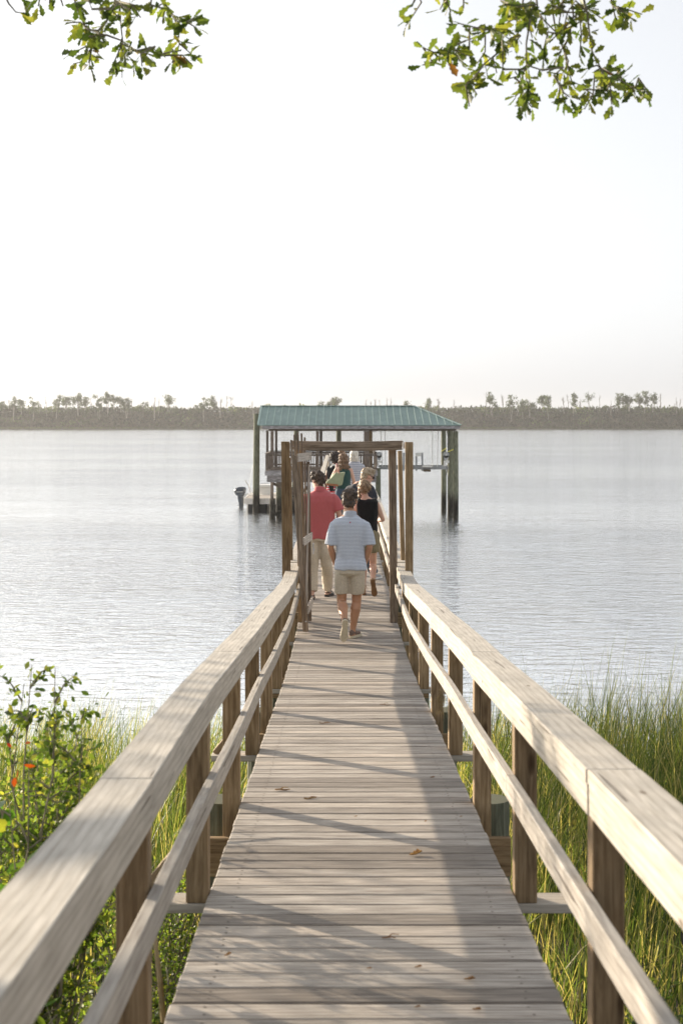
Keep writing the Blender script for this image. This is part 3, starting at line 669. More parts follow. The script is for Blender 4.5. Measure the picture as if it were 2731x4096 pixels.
for cx,d,w in ((530,78.5,.13),(642,78.5,.13),(1160,73.4,.15),(1203,78.5,.15)): p=gg(cx,600,d); bpost(p.x,d,FZ-.3,zt,w)
p=gg(205,700,73.4,(1400,1550)); bpost(p.x,73.4,FZ-.5,zt,.27)
p=gg(256,700,77,(1400,1550)); bpost(p.x,77,FZ-.5,zt,.2,'post')
for cx in (895,1425): p=gg(cx,600,80); bpile(p.x,80,zt+.05 if cx<1000 else zt,.15)
p=gg(1172,700,79,(1400,1550)); bpile(p.x,79,zt,.145)
p=gg(1255,700,75.4,(1400,1550)); bpile(p.x,75.4,zt,.155)
p=gg(1322,700,73.5,(1400,1550)); bpile(p.x,73.5,zt,.14)
p=gg(350,1200,74.6,(1400,1550)); bpile(p.x,74.6,FZ+.05,.14); LX=p.x
for x in (-.9,.9,-2.6): bpile(x,78.6,FZ-.3,.14)
# floor and its frame
fl=MB(); y=72.45
while y<79.2: fl.box(-3.87,1.82,y,y+.135,FZ-.04,FZ); y+=.142
fl.build('floor',M['dockwood'],bh)
rim=MB(); rim.box(-3.9,1.84,72.40,72.445,FZ-.26,FZ-.005); rim.box(-3.9,-3.86,72.45,79.2,FZ-.26,FZ-.045,along='y'); rim.box(1.8,1.84,72.45,79.2,FZ-.26,FZ-.045,along='y')
rim.box(-3.82,1.78,72.9,72.98,FZ-.62,FZ-.265); rim.box(-3.82,1.78,78.5,78.58,FZ-.62,FZ-.265); rim.build('floor_beam',M['fascia'],bh,bevel=.005)
def rl(xa,ya,xb,yb,name='railing'):
    mb=MB(); L=math.hypot(xb-xa,yb-ya); n=int(L/.115); H=.86
    mb.bar((xa,ya,FZ+H),(xb,yb,FZ+H),.14,.04); mb.bar((xa,ya,FZ+H-.08),(xb,yb,FZ+H-.08),.04,.09); mb.bar((xa,ya,FZ+.1),(xb,yb,FZ+.1),.04,.09)
    ux,uy=(xb-xa)/L,(yb-ya)/L
    for i in range(n+1):
        t=i/n; mb.bar((xa+(xb-xa)*t+uy*.04,ya+(yb-ya)*t-ux*.04,FZ+.03),(xa+(xb-xa)*t+uy*.04,ya+(yb-ya)*t-ux*.04,FZ+H-.045),.04,.04,(0,1,0))
    mb.build(name,M['dockwood'],bh)
rl(-3.85,72.5,-.62,72.5); rl(.62,72.5,1.8,72.5); rl(-3.85,79.1,1.8,79.1); rl(-3.84,72.6,-3.84,79.0); rl(1.79,74.6,1.79,79.0)
br=MB()
def brc(a,b,w=.16): MB().bar(a,b,.05,w,(0,0,1)).build('cross_brace',M['dockwood'],bh)
q=lambda cx,cy,d: gg(cx,cy,d)
brc(q(610,1150,73.6),q(1050,1390,73.6),.2); brc(q(600,1200,73.4),q(1000,1420,74),.14); brc(q(630,1600,73.7),q(1060,1230,73.7),.16); brc(q(700,1180,76),q(1100,1500,76),.16)

# boat lift
lift=empty('boat_lift',(3.8,75,FZ),'empty boat lift hung on cables under the right half of the green roof','boat lift')
h=lambda cx,cy,d: gg(cx,cy,d,(1400,1550))
a=h(372,1010,74.9); b=h(1230,1010,74.9); MB().bar(a,b,.12,.14).build('lift_beam',M['grey'],lift)
MB().bar(a+Vector((0,3.6,-.02)),b+Vector((.3,3.6,-.02)),.12,.14).build('lift_beam',M['grey'],lift)
for cx,cb in ((383,408),(436,443),(1032,1034),(1104,1093)): MB().bar(h(cb,1030,75.0),Vector((h(cx,530,75.0).x,75.0,zt+.1)),.035,.035,(0,1,0)).build('cable',M['white'],lift)
M['winch']=plain('winch_grey',(.42,.43,.44),.5)
for cx,dd in ((362,74.2),(1203,74.3)):
    c0=h(cx,845,dd); mo=MB()
    mo.tube([c0+Vector((0,-.04,0)),c0+Vector((0,.07,0))],.16*1.0,20); mo.bar(c0+Vector((0,0,-.02)),c0+Vector((0,0,-.27)),.30,.08,(0,1,0),w1=.15)
    m_=mo.build('winch',M['winch'],lift,bevel=.005)
    mo=MB(); mo.tube([c0+Vector((-.06,-.02,-.36)),c0+Vector((-.06,-.02,-.58))],.07,12); mo.box(c0.x-.12,c0.x+.16,c0.y-.05,c0.y+.15,c0.z-.42,c0.z-.30); mo.build('motor',M['white'],m_)
    MB().tube([c0+Vector((0,-.045,0)),c0+Vector((0,-.055,0))],.05,12).build('hub',M['white'],m_)
for cx,dx in ((818,0),(893,0),(660,0),(600,0)):
    p=h(cx+12,0,74.7)
    if cx==600: continue
    t0=h(cx,830,74.7).z; MB().box(p.x-.045,p.x+.045,74.65,74.74,h(0,1045,74.7).z,t0+.05,along='z').build('guide_post',M['grey'],lift)
a=h(815,840,74.6); MB().box(a.x,h(897,0,74.6).x,74.56,74.64,a.z-.10,a.z+.1).build('guide_cap',M['white'],lift)
a=h(925,0,74.5); MB().box(a.x,h(1010,0,74.5).x,74.4,78.4,h(0,1055,74.5).z,h(0,1032,74.5).z).build('bunk',M['joist'],lift)
a=h(905,0,74.5); MB().box(a.x,h(1025,0,74.5).x,74.5,74.8,h(0,998,74.5).z,h(0,980,74.5).z).build('catwalk_board',M['white'],lift)
br=MB(); br.tube([h(1215,540,74.4),h(1228,640,74.4),h(1222,720,74.3),h(1232,820,74.3)],.018,6); br.tube([h(1210,990,74.4),h(1218,1040,74.4),h(1200,1110,74.6)],.02,6); br.tube([h(280,545,73.3),h(310,560,73.3),h(340,530,73.3)],.012,6); br.build('power_cable',M['black'],lift)
for a,b in (((1145,800),(1200,762)),((1232,802),(1292,776))):
    MB().bar(h(*a,73.9),h(*b,73.3),.04,.05).build('strap',plain('yellow_strap',(.55,.5,.08),.6),lift)
# lone tall piling
x=(1027-1365.5)*79/F; pl=MB().tube([(x-.05,79,-2.2),(x-.03,79,2),(x,79,5.5)],[.19,.185,.165],16).build('mooring_piling',M['piling'])
tag(pl,'tall round mooring piling standing alone left of the green roof','piling')
# floating dock
FD=.78; fd=empty('floating_dock',(-3.6,80,0),'low floating dock with black floats moored left of the boathouse','floating dock')
xa=(980-1365.5)*79/F; xb=-1.9
MB().box(xa,xb,79.3,83.0,FD-.04,FD).build('deck',M['deck'],fd)
MB().box(xa-.02,xb+.02,79.22,79.29,FD-.32,FD+.01).build('edge_board',M['beige'],fd,bevel=.01); MB().box(xa-.09,xa-.025,79.3,83,FD-.32,FD+.01,along='y').build('edge_board',M['beige'],fd)
x=xa+.12
while x<xb-.2:
    w_=min(1.1,xb-x); MB().box(x,x+w_-.06,79.4,80.9,-.25,FD-.05).build('float',M['black'],fd,bevel=.03); x+=1.15
# boat behind the floating dock
boat=empty('motorboat',(-4,84.2,0),'cream motorboat moored behind the floating dock with a dark outboard motor','boat')
bx0,bx1=-5.55,.9
hull=MB(); nS=14; secs=[]
for i in range(nS+1):
    t=i/nS; x=bx0+(bx1-bx0)*t; hw=1.05*(1-max(0,(t-.55)/.45)**2.2)+.02; sh=.78+.35*t*t; n0=len(hull.v)
    for (yy,zz) in ((-hw,sh),(-hw*.93,.1),(-hw*.45,-.25),(0,-.35),(hw*.45,-.25),(hw*.93,.1),(hw,sh),(hw*.86,sh),(hw*.8,.35),(0,.3),(-hw*.8,.35),(-hw*.86,sh)): hull.v.append(Vector((x,84.2+yy,zz)))
    secs.append(n0)
for a,b in zip(secs,secs[1:]):
    for k in range(12): j=(k+1)%12; hull.face((a+k,b+k,b+j,a+j),[(0,0)]*4)
hull.face(tuple(secs[0]+k for k in range(12)),[(0,0)]*12); hull.face(tuple(secs[-1]+k for k in reversed(range(12))),[(0,0)]*12)
hl=hull.build('hull',M['cream'],boat)
def bb(cx0,cx1,cy0,cy1,d): a=gg(cx0,cy1,d); b=gg(cx1,cy0,d); return a.x,b.x,a.z,b.z
x0_,x1_,z0_,z1_=bb(420,575,1250,1390,83.9); mb=MB(); mb.bar(((x0_+x1_)/2,83.9,z0_-.2),((x0_+x1_)/2,83.9,z1_),(x1_-x0_)*.92,.8,(0,1,0),w1=(x1_-x0_),h1=.9); mb.build('console',M['cream'],boat,bevel=.04)
x0_,x1_,z0_,z1_=bb(412,590,1215,1248,83.9); MB().box(x0_,x1_,83.4,84.4,z0_,z1_).build('seat_cushion',M['cream'],boat,bevel=.03)
x0_,x1_,z0_,z1_=bb(445,545,1205,1222,83.6); mb=MB(); mb.tube([(x0_,83.5,z0_-.05),(x0_,83.5,z1_),(x1_,83.5,z1_),(x1_,83.5,z0_-.05)],.02,6); mb.build('grab_rail',M['metal'],boat)
x0_,x1_,z0_,z1_=bb(670,930,1190,1390,84); mb=MB(); mb.box(x0_,x1_,83.6,84.6,z0_-.2,z1_-.25); mb.box(x0_+.25,x1_-.8,83.7,84.5,z1_-.25,z1_); mb.build('helm_station',M['cream'],boat,bevel=.05)
ob=MB(); c0=gg(190,1300,84)
cow=MB(); cow.rings([(c0.x+.03,84,c0.z-.28,.20,.16),(c0.x+.0,84,c0.z-.22,.29,.2),(c0.x-.02,84,c0.z-.02,.36,.24),(c0.x+.02,84,c0.z+.15,.34,.23),(c0.x+.08,84,c0.z+.24,.22,.16),(c0.x+.1,84,c0.z+.26,.08,.06)],20)
out=cow.build('outboard_motor',M['darkgrey'],boat,smooth=True)
mb=MB(); mb.rings([(c0.x+.08,84,-.35,.10,.05),(c0.x+.06,84,.15,.14,.07),(c0.x+.04,84,.5,.19,.11),(c0.x+.04,84,c0.z-.28,.21,.14)],14); mb.box(c0.x-.14,c0.x+.22,83.86,84.14,.10,.13); mb.build('lower_unit',M['darkgrey'],out)
mb=MB(); mb.box(c0.x+.22,c0.x+.46,83.88,84.12,c0.z-.45,c0.z-.12); mb.tube([(c0.x+.2,83.85,c0.z-.3),(c0.x+.35,83.85,.25)],.03,6); mb.build('transom_bracket',M['metal'],out)
mb=MB(); mb.box(c0.x-.22,c0.x+.18,83.742,83.752,c0.z-.06,c0.z+.0); mb.build('stripe',M['grey'],out)
a=gg(340,1380,83.6); mb=MB(); mb.path([gg(345,1375,83.6),gg(320,1290,83.6),gg(285,1215,83.6),gg(255,1170,83.6)],.05,.14,up=(0,1,0)); mb.build('swim_ladder',M['beige'],boat)
rod=MB().tube([gg(290,1370,83),gg(310,1200,83),gg(330,1060,83),gg(372,900,83)],[.02,.015,.01,.006],5).build('fishing_rod',M['metal']); tag(rod,'thin fishing rod standing upright at the stern of the cream motorboat','fishing rod')

# ------------------------------------------------------------------ oak trees overhead
def twig_leaves(polys,seed,dens=1.0,size=.055,dj=.25):
    rng=np.random.default_rng(seed); C=[];D=[];S=[]; tb=MB(); random.seed(seed)
    for pts in polys:
        pts=[Vector(p) for p in pts]; L=sum((b-a).length for a,b in zip(pts,pts[1:]))
        tb.tube(pts,[.0045-.003*i/len(pts) for i in range(len(pts))],5)
        n=max(2,int(L/.023*dens))
        for i in range(n):
            t=rng.uniform(.08,1)**.8; s=t*L; k=0
            while k<len(pts)-2 and s>(pts[k+1]-pts[k]).length: s-=(pts[k+1]-pts[k]).length; k+=1
            q=(pts[k+1]-pts[k]); tt=q.normalized(); p=pts[k]+tt*min(s,q.length)
            d=(tt*rng.uniform(.2,.9)+Vector(rng.normal(size=3))*.75+Vector((0,0,-.35))).normalized()
            C.append(p+d*.006); D.append(d); S.append(size*rng.uniform(.6,1.35))
    return tb,np.array(C),np.array(D),np.array(S)
sL=.57398; sR=.78508
def TL_(l,dp): return [P(x*sL,y*sL,dp+.03*i) for i,(x,y) in enumerate(l)]
def TR_(l,dp): return [P(1500+x*sR,y*sR,dp+.03*i) for i,(x,y) in enumerate(l)]
def inview(v): return v[1]>0 and abs(v[0])<.262*v[1] and v[2]-ZC<.318*v[1]      # pruned so that the gap over the walk stays open
def oak(label,tx,ty,polys,seed,hubs,mass):
    root=empty('oak_tree',(tx,ty,gz(tx,ty)),label,'tree','oak trees arching over the boardwalk')
    allp=[(i,p) for i,pl in enumerate(polys) for p in pl[1:]]
    for i,pl in enumerate(polys):                # side twigs spring from the nearest point of another twig
        if (pl[0].z-ZC)/pl[0].y<=.297:
            c=[p for j,p in allp if j!=i and abs((p.z-ZC)/p.y-(pl[0].z-ZC)/pl[0].y)+abs(p.x/p.y-pl[0].x/pl[0].y)<.02 and j<i] or [p for j,p in allp if j!=i and (p.z-ZC)/p.y>=(pl[0].z-ZC)/pl[0].y]
            pl.insert(0,min(c,key=lambda p:(p-pl[0]).length))
    tb,C,D,S=twig_leaves(polys,seed)
    tr=MB(); b=Vector((tx,ty,gz(tx,ty)-.3)); fork=b+Vector((0,.2,3.4))
    tr.tube([b,b+Vector((.05,0,1.2)),b+Vector((-.04,.1,2.4)),fork],[.24,.19,.17,.15],12)
    for hb in hubs:
        hb=Vector(hb); m1=fork.lerp(hb,.5)+Vector((0,0,.35)); tr.tube([fork-Vector((0,0,.2)),m1,hb],[.11,.06,.02],8)
    conn=[]
    for pl in polys:                             # each twig grows from the nearest limb end
        hb=min((Vector(q) for q in hubs),key=lambda q:(q-pl[0]).length)
        if (pl[0].z-ZC)/pl[0].y>.297: tr.tube([hb,hb.lerp(pl[0],.5)+Vector((0,0,.05)),pl[0]],[.012,.007,.0045],5); conn.append((hb,pl[0]))
    rng=np.random.default_rng(seed+1); CC=[C];DD=[D];SS=[S]
    q=np.array([tuple(a.lerp(b_,rng.uniform(0,1))+Vector(rng.normal(size=3)*.05)) for a,b_ in conn for _ in range(34)]); q=q[[(v[2]-ZC)/v[1]>.306 for v in q]]
    d=rng.normal(size=q.shape)+np.array([0,0,-.5]); CC.append(q); DD.append(d/np.linalg.norm(d,axis=1)[:,None]); SS.append(rng.uniform(.045,.075,len(q)))
    for (c,rad,n) in mass:                       # the rest of the crown, above and outside the picture
        g=rng.normal(size=(n,3)); g/=np.linalg.norm(g,axis=1)[:,None]; g*=rng.uniform(.2,1,n)[:,None]**.6*np.array(rad)
        p=np.array(c)+g; p=p[[not inview(v) for v in p]]; n=len(p); CC.append(p); d=rng.normal(size=(n,3))+np.array([0,0,-.5]); DD.append(d/np.linalg.norm(d,axis=1)[:,None]); SS.append(rng.uniform(.05,.09,n))
        cv=Vector(c); tr.tube([fork,fork.lerp(cv,.6)+Vector((0,0,.2)),cv],[.09,.05,.02],6)
        for _ in range(14):
            e=cv+Vector(rng.normal(size=3)*np.array(rad)*.5)
            if inview(e): continue
            tr.tube([cv,cv.lerp(e,.5)+Vector((0,0,.05)),e],[.02,.012,.005],4)
    tr.build('trunk',M['bark'],root,smooth=True); tb.build('twigs',M['twig'],root)
    C=np.concatenate(CC); D=np.concatenate(DD); S=np.concatenate(SS)
    leaves('crown',C,S,OAK,M['oak'],root,rng,dirs=D)
LP=[[(510,-60),(525,20),(560,110),(600,190),(640,300),(620,430),(640,500)],[(810,-80),(800,0),(780,80),(740,150),(690,210),(660,300)],[(835,60),(840,150),(855,290),(850,400),(850,540)],[(850,300),(950,350),(1080,385)],[(950,350),(1080,320)],
 [(1120,-60),(1140,10),(1190,80),(1240,180),(1250,300),(1225,400)],[(1250,300),(1330,370)],[(1270,380),(1340,450)],[(1240,150),(1350,130)],[(1300,150),(1370,190)],[(20,-60),(60,20),(110,80),(190,90)],[(120,-40),(180,10)],[(275,-50),(275,0),(265,40)],[(350,-50),(345,20)],[(410,-50),(440,40)],[(930,30),(900,60),(890,140)],[(930,40),(980,120)],[(1060,-50),(1050,30)],[(1130,20),(1080,60)],
 [(680,210),(540,210)],[(640,300),(540,350),(490,380)],[(640,330),(560,430),(510,440)],[(620,0),(640,60)],[(850,300),(800,420),(780,550)],[(850,350),(930,420),(930,500)],[(690,230),(740,240)],[(760,100),(700,60)],[(800,0),(870,60)],[(760,50),(820,110)],[(640,300),(700,400)],[(980,370),(990,460)],[(1240,250),(1170,290)],[(1220,350),(1200,430)],[(1260,400),(1255,480)],[(1150,60),(1130,150)],[(560,150),(460,155)],[(620,250),(700,300)],[(780,60),(830,20)],[(600,200),(640,240)],[(850,280),(900,320)]]
RP=[[(210,-60),(235,10),(190,80),(155,130)],[(210,-20),(190,20)],[(350,-60),(350,10),(330,45)],[(365,0),(385,60)],[(450,-60),(450,40)],[(760,-60),(750,20),(720,80),(640,140),(560,170),(460,205),(350,260),(285,315)],[(300,265),(245,240)],[(290,310),(240,330)],[(560,150),(480,130),(420,115)],[(480,210),(480,280)],[(400,230),(430,310)],[(380,240),(362,300)],[(560,190),(560,260),(520,320)],
 [(750,120),(700,220),(620,270),(540,335),(465,410),(430,470)],[(465,420),(500,400)],[(460,430),(480,540)],[(480,420),(520,480)],[(560,320),(575,400)],[(600,290),(620,370)],[(650,260),(650,350)],[(790,100),(770,220),(772,320),(770,400),(790,470)],[(775,330),(850,355)],[(772,350),(710,395)],[(770,440),(712,490)],[(765,480),(765,560)],[(760,510),(712,540)],[(770,510),(800,545)],
 [(900,-50),(905,60),(920,160),(960,250),(985,310),(950,380),(935,440)],[(960,340),(910,380)],[(985,350),(1000,410),(1040,430)],[(940,440),(935,510),(900,520)],[(940,500),(965,520)],[(960,470),(990,492)],[(1050,-50),(1080,60),(1090,160),(1105,260),(1150,345),(1240,400),(1300,440),(1390,470)],[(1130,330),(1055,355)],[(1160,345),(1230,342)],[(1120,360),(1110,480),(1065,555)],[(1110,480),(1045,530)],[(1170,400),(1180,460)],[(1110,455),(1060,452)],[(1195,420),(1205,530)],[(1240,400),(1250,380)],[(1260,420),(1285,490)],[(1310,440),(1325,480)],[(1330,430),(1340,395)],[(1380,450),(1390,490)],
 [(1190,-50),(1210,30),(1225,95)],[(1230,30),(1300,50),(1360,70)],[(1240,40),(1310,95)],[(1060,20),(1110,60),(1160,95)],[(700,0),(690,80),(670,130)],[(820,-20),(830,60),(860,130)],[(800,60),(790,150),(800,190)],[(860,100),(940,180)],[(960,0),(940,90),(930,170)],[(1000,-20),(1010,80),(990,170)],[(1040,60),(1050,180),(1040,290)],[(1090,160),(1110,230)],[(660,20),(730,30)],[(740,180),(690,190),(680,210)],[(720,100),(700,10)],[(880,160),(860,240),(850,290)],[(980,200),(930,280)],[(820,20),(760,90)],[(1000,100),(900,200)],[(1060,100),(960,150)],[(640,0),(700,60)],[(1020,0),(980,60),(960,140)],[(900,20),(860,60)]]
random.seed(21)
polL=[TL_(l,5.3+random.uniform(0,.6)) for l in LP]; polR=[TR_(l,5.2+random.uniform(0,.7)) for l in RP]
oak('live oak whose leafy twigs hang into the upper left of the sky',-4.6,5.2,polL,31,[(-1.3,5.4,7.25),(-.7,5.5,7.25),(-.35,5.5,7.25),(-1.0,5.6,7.25)],
    [((-2.5,5.2,7.8),(1.0,1.0,.45),1500),((-4.2,7.6,7.4),(1.1,1.0,1.0),900),((-3.9,6.2,6.6),(.7,.8,.6),420),((-6.0,10.2,5.6),(1.2,1.6,.8),420),((-8.0,12.4,6.4),(1.5,1.9,.9),480),((-4.8,10.2,5.9),(.8,1.2,.5),150),((-7.4,10.6,5.9),(1.2,1.4,.8),260),((-2.3,3.2,8.0),(1.2,1.2,.4),500)])
oak('oak with drooping twigs and yellow leaves in the upper right sky',4.8,4.6,polR,41,[(.3,5.4,7.25),(.8,5.5,7.25),(1.2,5.5,7.25),(.55,5.3,7.25),(-.15,5.4,7.25)],
    [((2.2,5.0,7.8),(1.1,1.0,.4),1400),((4.4,5.5,7.9),(1.4,1.4,1.0),1000),((1.2,3.4,8.0),(.9,1.0,.35),500)])
# ------------------------------------------------------------------ shrubs
def shrub(label,base,H,W,n,lsize,seed,tm=ELL,mat='shrub',name='shrub',lean=(0,0),nst=7,low=.12,cat='shrub',hmin=.6):
    rng=np.random.default_rng(seed); random.seed(seed); base=Vector(base)
    root=empty(name,base,label,cat); st=MB(); tips=[]
    for s in range(nst):
        a=random.uniform(0,6.28); rr=random.uniform(.2,1)*W; top=base+Vector((math.cos(a)*rr+lean[0],math.sin(a)*rr+lean[1],H*random.uniform(hmin,1)))
        pts=[base+Vector((random.uniform(-.05,.05),random.uniform(-.05,.05),-.1))]
        for q in range(1,6):
            t=q/5; pts.append(base.lerp(top,t)+Vector((random.uniform(-.05,.05),random.uniform(-.05,.05),0)))
        st.tube(pts,[.010,.009,.007,.005,.0035,.0015],5)
        for q in range(13):
            t=random.uniform(low,1); k=min(4,int(t*5)); p=pts[k].lerp(pts[k+1],t*5-k)
            e=p+Vector((random.uniform(-.3,.3),random.uniform(-.3,.3),random.uniform(-.02,.3)))*(.2+W*.8)
            st.tube([p,p.lerp(e,.5)+Vector((0,0,.02)),e],[.005,.003,.0015],4); tips.append((p,e))
    C=[];D=[]
    for i in range(n):
        p,e=random.choice(tips); t=random.random(); q=(e-p); v=p+q*t
        if random.random()<.35: v=v+Vector((random.gauss(0,.05),random.gauss(0,.05),random.gauss(0,.05)))
        d=Vector((random.gauss(0,1),random.gauss(0,1),random.gauss(.25,.7))).normalized()+q.normalized()*.5; d.normalize()
        C.append(v+d*.004); D.append(d)
    st.build('stems',M['twig'],root); leaves('foliage',np.array(C),rng.uniform(.6,1.3,n)*lsize,tm,M[mat],root,rng,dirs=np.array(D))
    return root
def SG(x,y): return (x,y,gz(x,y))
shrub('leafy shrub with many small green leaves at the left edge, rising above the grass',SG(-1.25,5.8),2.2,.30,9500,.032,51,lean=(.06,0),nst=24,hmin=.6)
shrub('low bushy shrub in front of the marsh grass on the left',SG(-1.62,7.3),1.95,.45,5500,.034,52,nst=18,hmin=.65)
shrub('small-leaved shrub under the left handrail, between its first two posts',SG(-1.0,6.4),.95,.5,4200,.028,53,nst=14,low=.05)
shrub('tangled shrub behind the second post of the left handrail',SG(-1.15,8.4),1.15,.6,4200,.028,54,nst=14,low=.05)
shrub('dark shrub at the foot of the left handrail nearest the camera',SG(-.98,4.9),.8,.42,3200,.03,55,nst=12,low=.05)
shrub('dark green shrub in the lower right corner beyond the right handrail',SG(1.62,6.3),.85,.36,2200,.034,56,nst=8,low=.1)
v=shrub('vine with large heart-shaped green and yellow leaves at the left edge',SG(-1.17,5.0),1.85,.14,150,.07,57,HEART,'vine','vine',(-.03,.1),5,.25,'vine')
shrub('broad-leaved sapling with yellowing leaves in front of the left shrub',SG(-1.08,4.7),1.15,.18,110,.06,58,HEART,'vine','sapling',(-.05,.1),5,.2,'sapling')
rng=np.random.default_rng(5); c=[P(95,3060,4.9),P(70,3080,4.9),P(60,3110,4.92),P(100,2975,5.1),P(45,2990,5.0)]
cc=np.array([tuple(p) for p in c]); dd=np.array([(.6,.1,-.1),(-.2,.1,-1),(-.1,.0,-1),(.7,.2,.1),(-.5,.2,.4)],dtype=float); dd/=np.linalg.norm(dd,axis=1)[:,None]
leaves('red_leaves',cc,np.array([.040,.045,.035,.022,.022]),ELL,M['red_leaf'],v,rng,dirs=dd)
# thin leaning dead branch by the left posts, and a stem
mb=MB().tube([P(600,3650,6.2),P(660,3500,6.4),P(760,3345,6.6),P(860,3180,7.0)],[.011,.010,.008,.006],6); tag(mb.build('dead_branch',M['dry']),'thin pale dead branch leaning by the left handrail','branch')
mb=MB().tube([P(655,4090,5.0),P(640,3930,5.0),P(625,3800,5.05),P(615,3700,5.1)],[.011,.010,.008,.005],6); tag(mb.build('dry_stem',M['dry']),'single dry plant stem just left of the deck edge near the camera','stem')
# ------------------------------------------------------------------ leaf litter on the deck
def deckpt(px,py):
    y=5.0
    for _ in range(60): y=(ZC-DZ(y))*F/(py-HY)
    return Vector(((px-1365.5)*y/F,y,DZ(y)))
lit=[(1654,3425,.075,'curled red-brown leaf lying on the boardwalk, right of its middle'),(1725,3113,.03,'small dark curled leaf on the shaded right side of the deck'),(906,3828,.035,'small orange leaf on the near left of the deck'),(1540,2822,.075,'thin forked twig on the deck behind the striped man',),(1300,2896,.075,'thin brown twig left of the deck centre, behind the striped man'),(1130,3165,.07,'pale curled seed pod on the left of the deck'),(1240,3198,.055,'pale dry wisp on the deck, right of the seed pod'),(1870,3925,.04,'dark curled leaf with pale tip near the lower right of the deck'),(1472,3880,.02,'tiny brown leaf near the lower middle of the deck'),(1668,3875,.028,'flat orange-brown leaf left of the curled leaf at lower right'),(1555,3760,.04,'dark twig fragment between two post shadows'),(1665,4035,.022,'reddish leaf at the bottom of the deck'),(1420,3270,.018,'pale green speck of lichen on the deck'),(1840,3270,.018,'small dark leaf fragment at the deck’s right'),(1900,4045,.03,'greenish lichen tuft at the lower right end of the deck'),(1700,3290,.02,'brown leaf crumb near the handrail shadow edge')]
for i,it in enumerate(lit):
    px,py,sz,lab=it; p=deckpt(px,py); random.seed(i); mb=MB(); sz*=.75
    if 'twig' in lab or 'wisp' in lab or 'pod' in lab:
        a=random.uniform(-.4,.4); d=Vector((math.cos(a),math.sin(a),0)); r0=.0022 if 'pod' not in lab else .004
        q=[p+d*(t-.5)*sz*1.6+Vector((0,random.uniform(-.008,.008),.004+random.uniform(0,.006))) for t in (0,.33,.66,1)]
        mb.tube(q,[r0,r0*1.2,r0,r0*.6],5); mb.tube([q[1],q[1]+Vector((.02,.02,.006)),q[1]+Vector((.045,.02,.004))],[r0,r0*.8,r0*.5],5)
        o=mb.build('twig' if 'pod' not in lab else 'seed_pod',M['deadleaf'],None); tag(o,lab,'twig' if 'pod' not in lab else 'seed pod')
    else:
        T=OAK[0]*sz*1.4; Fc=OAK[1]; ang=random.uniform(-.5,.5)-1.3; Rr=Matrix.Rotation(ang,3,'Z'); n=len(T)
        for vtx in T: mb.v.append(p+Rr@Vector((vtx[0]*.75,vtx[1]-sz*.5,abs(vtx[0])*.9+.003+.5*abs(vtx[1]-sz*.6)**1.3)))
        for f in Fc: mb.face(tuple(int(k) for k in f),[(0,0)]*3,random.random()*.6)
        o=mb.build('fallen_leaf',M['deadleaf'],None,smooth=True); tag(o,lab,'leaf','leaf litter on the deck')
# brown wrack and dead leaves on the mud beside the deck
rng=np.random.default_rng(77); n=2600; xs_=np.concatenate([rng.uniform(.8,2.6,n//2),rng.uniform(-2.0,-.7,n-n//2)]); ys_=rng.uniform(3.2,8.5,n)
tag(leaves('leaf_litter',np.stack([xs_,ys_,np.array([gz(a,b) for a,b in zip(xs_,ys_)])+.015],1),rng.uniform(.03,.10,n),TRI,M['deadleaf'],None,rng,0,.5),kind='stuff')
# moss tuft on the right middle rail
p=P(1766,2775,10.2); mb=MB(); random.seed(4)
for _ in range(40):
    a=p+Vector((random.uniform(-.02,.02),random.uniform(-.03,.03),random.uniform(-.02,.03))); mb.tube([a,a+Vector((random.uniform(-.03,.02),random.uniform(-.02,.02),-random.uniform(.02,.08))),a+Vector((random.uniform(-.04,.03),random.uniform(-.03,.03),-random.uniform(.06,.17)))],[.002,.0016,.001],3)
tag(mb.build('moss_tuft',M['dry']),'pale tuft of hanging moss caught on the right middle rail','moss')
# ================================================================== PEOPLE
DG=None
def remesh(mb,voxel,smooth=4,fac=.5):
    me=mb.mesh('tmp'); o=bpy.data.objects.new('tmp',me); COL.objects.link(o)
    r=o.modifiers.new('r','REMESH'); r.mode='VOXEL'; r.voxel_size=voxel; r.adaptivity=0
    if smooth: s=o.modifiers.new('s','SMOOTH'); s.factor=fac; s.iterations=smooth
    dg=bpy.context.evaluated_depsgraph_get(); ev=o.evaluated_get(dg); out=bpy.data.meshes.new_from_object(ev)
    bpy.data.objects.remove(o); bpy.data.meshes.remove(me)
    out.polygons.foreach_set('use_smooth',[True]*len(out.polygons)); return out
def displ(me,amp,sc,seed=0,aniso=(1,1,1),amp2=0,sc2=30):
    me.update(); vn=[v.normal.copy() for v in me.vertices]
    for v,n in zip(me.vertices,vn):
        c=Vector((v.co.x*aniso[0],v.co.y*aniso[1],v.co.z*aniso[2]))
        d=amp*noise.noise(c*sc+Vector((seed,seed*1.7,0)))
        if amp2: d+=amp2*noise.noise(c*sc2+Vector((seed*3,1,seed)))
        v.co+=n*d
    me.update()
def part(mb,name,mat,root,voxel=.012,smooth=4,d=None):
    me=remesh(mb,voxel,smooth)
    if d: displ(me,*d)
    return link(name,me,mat,root,world=False)
def V3(*a): return Vector(a)
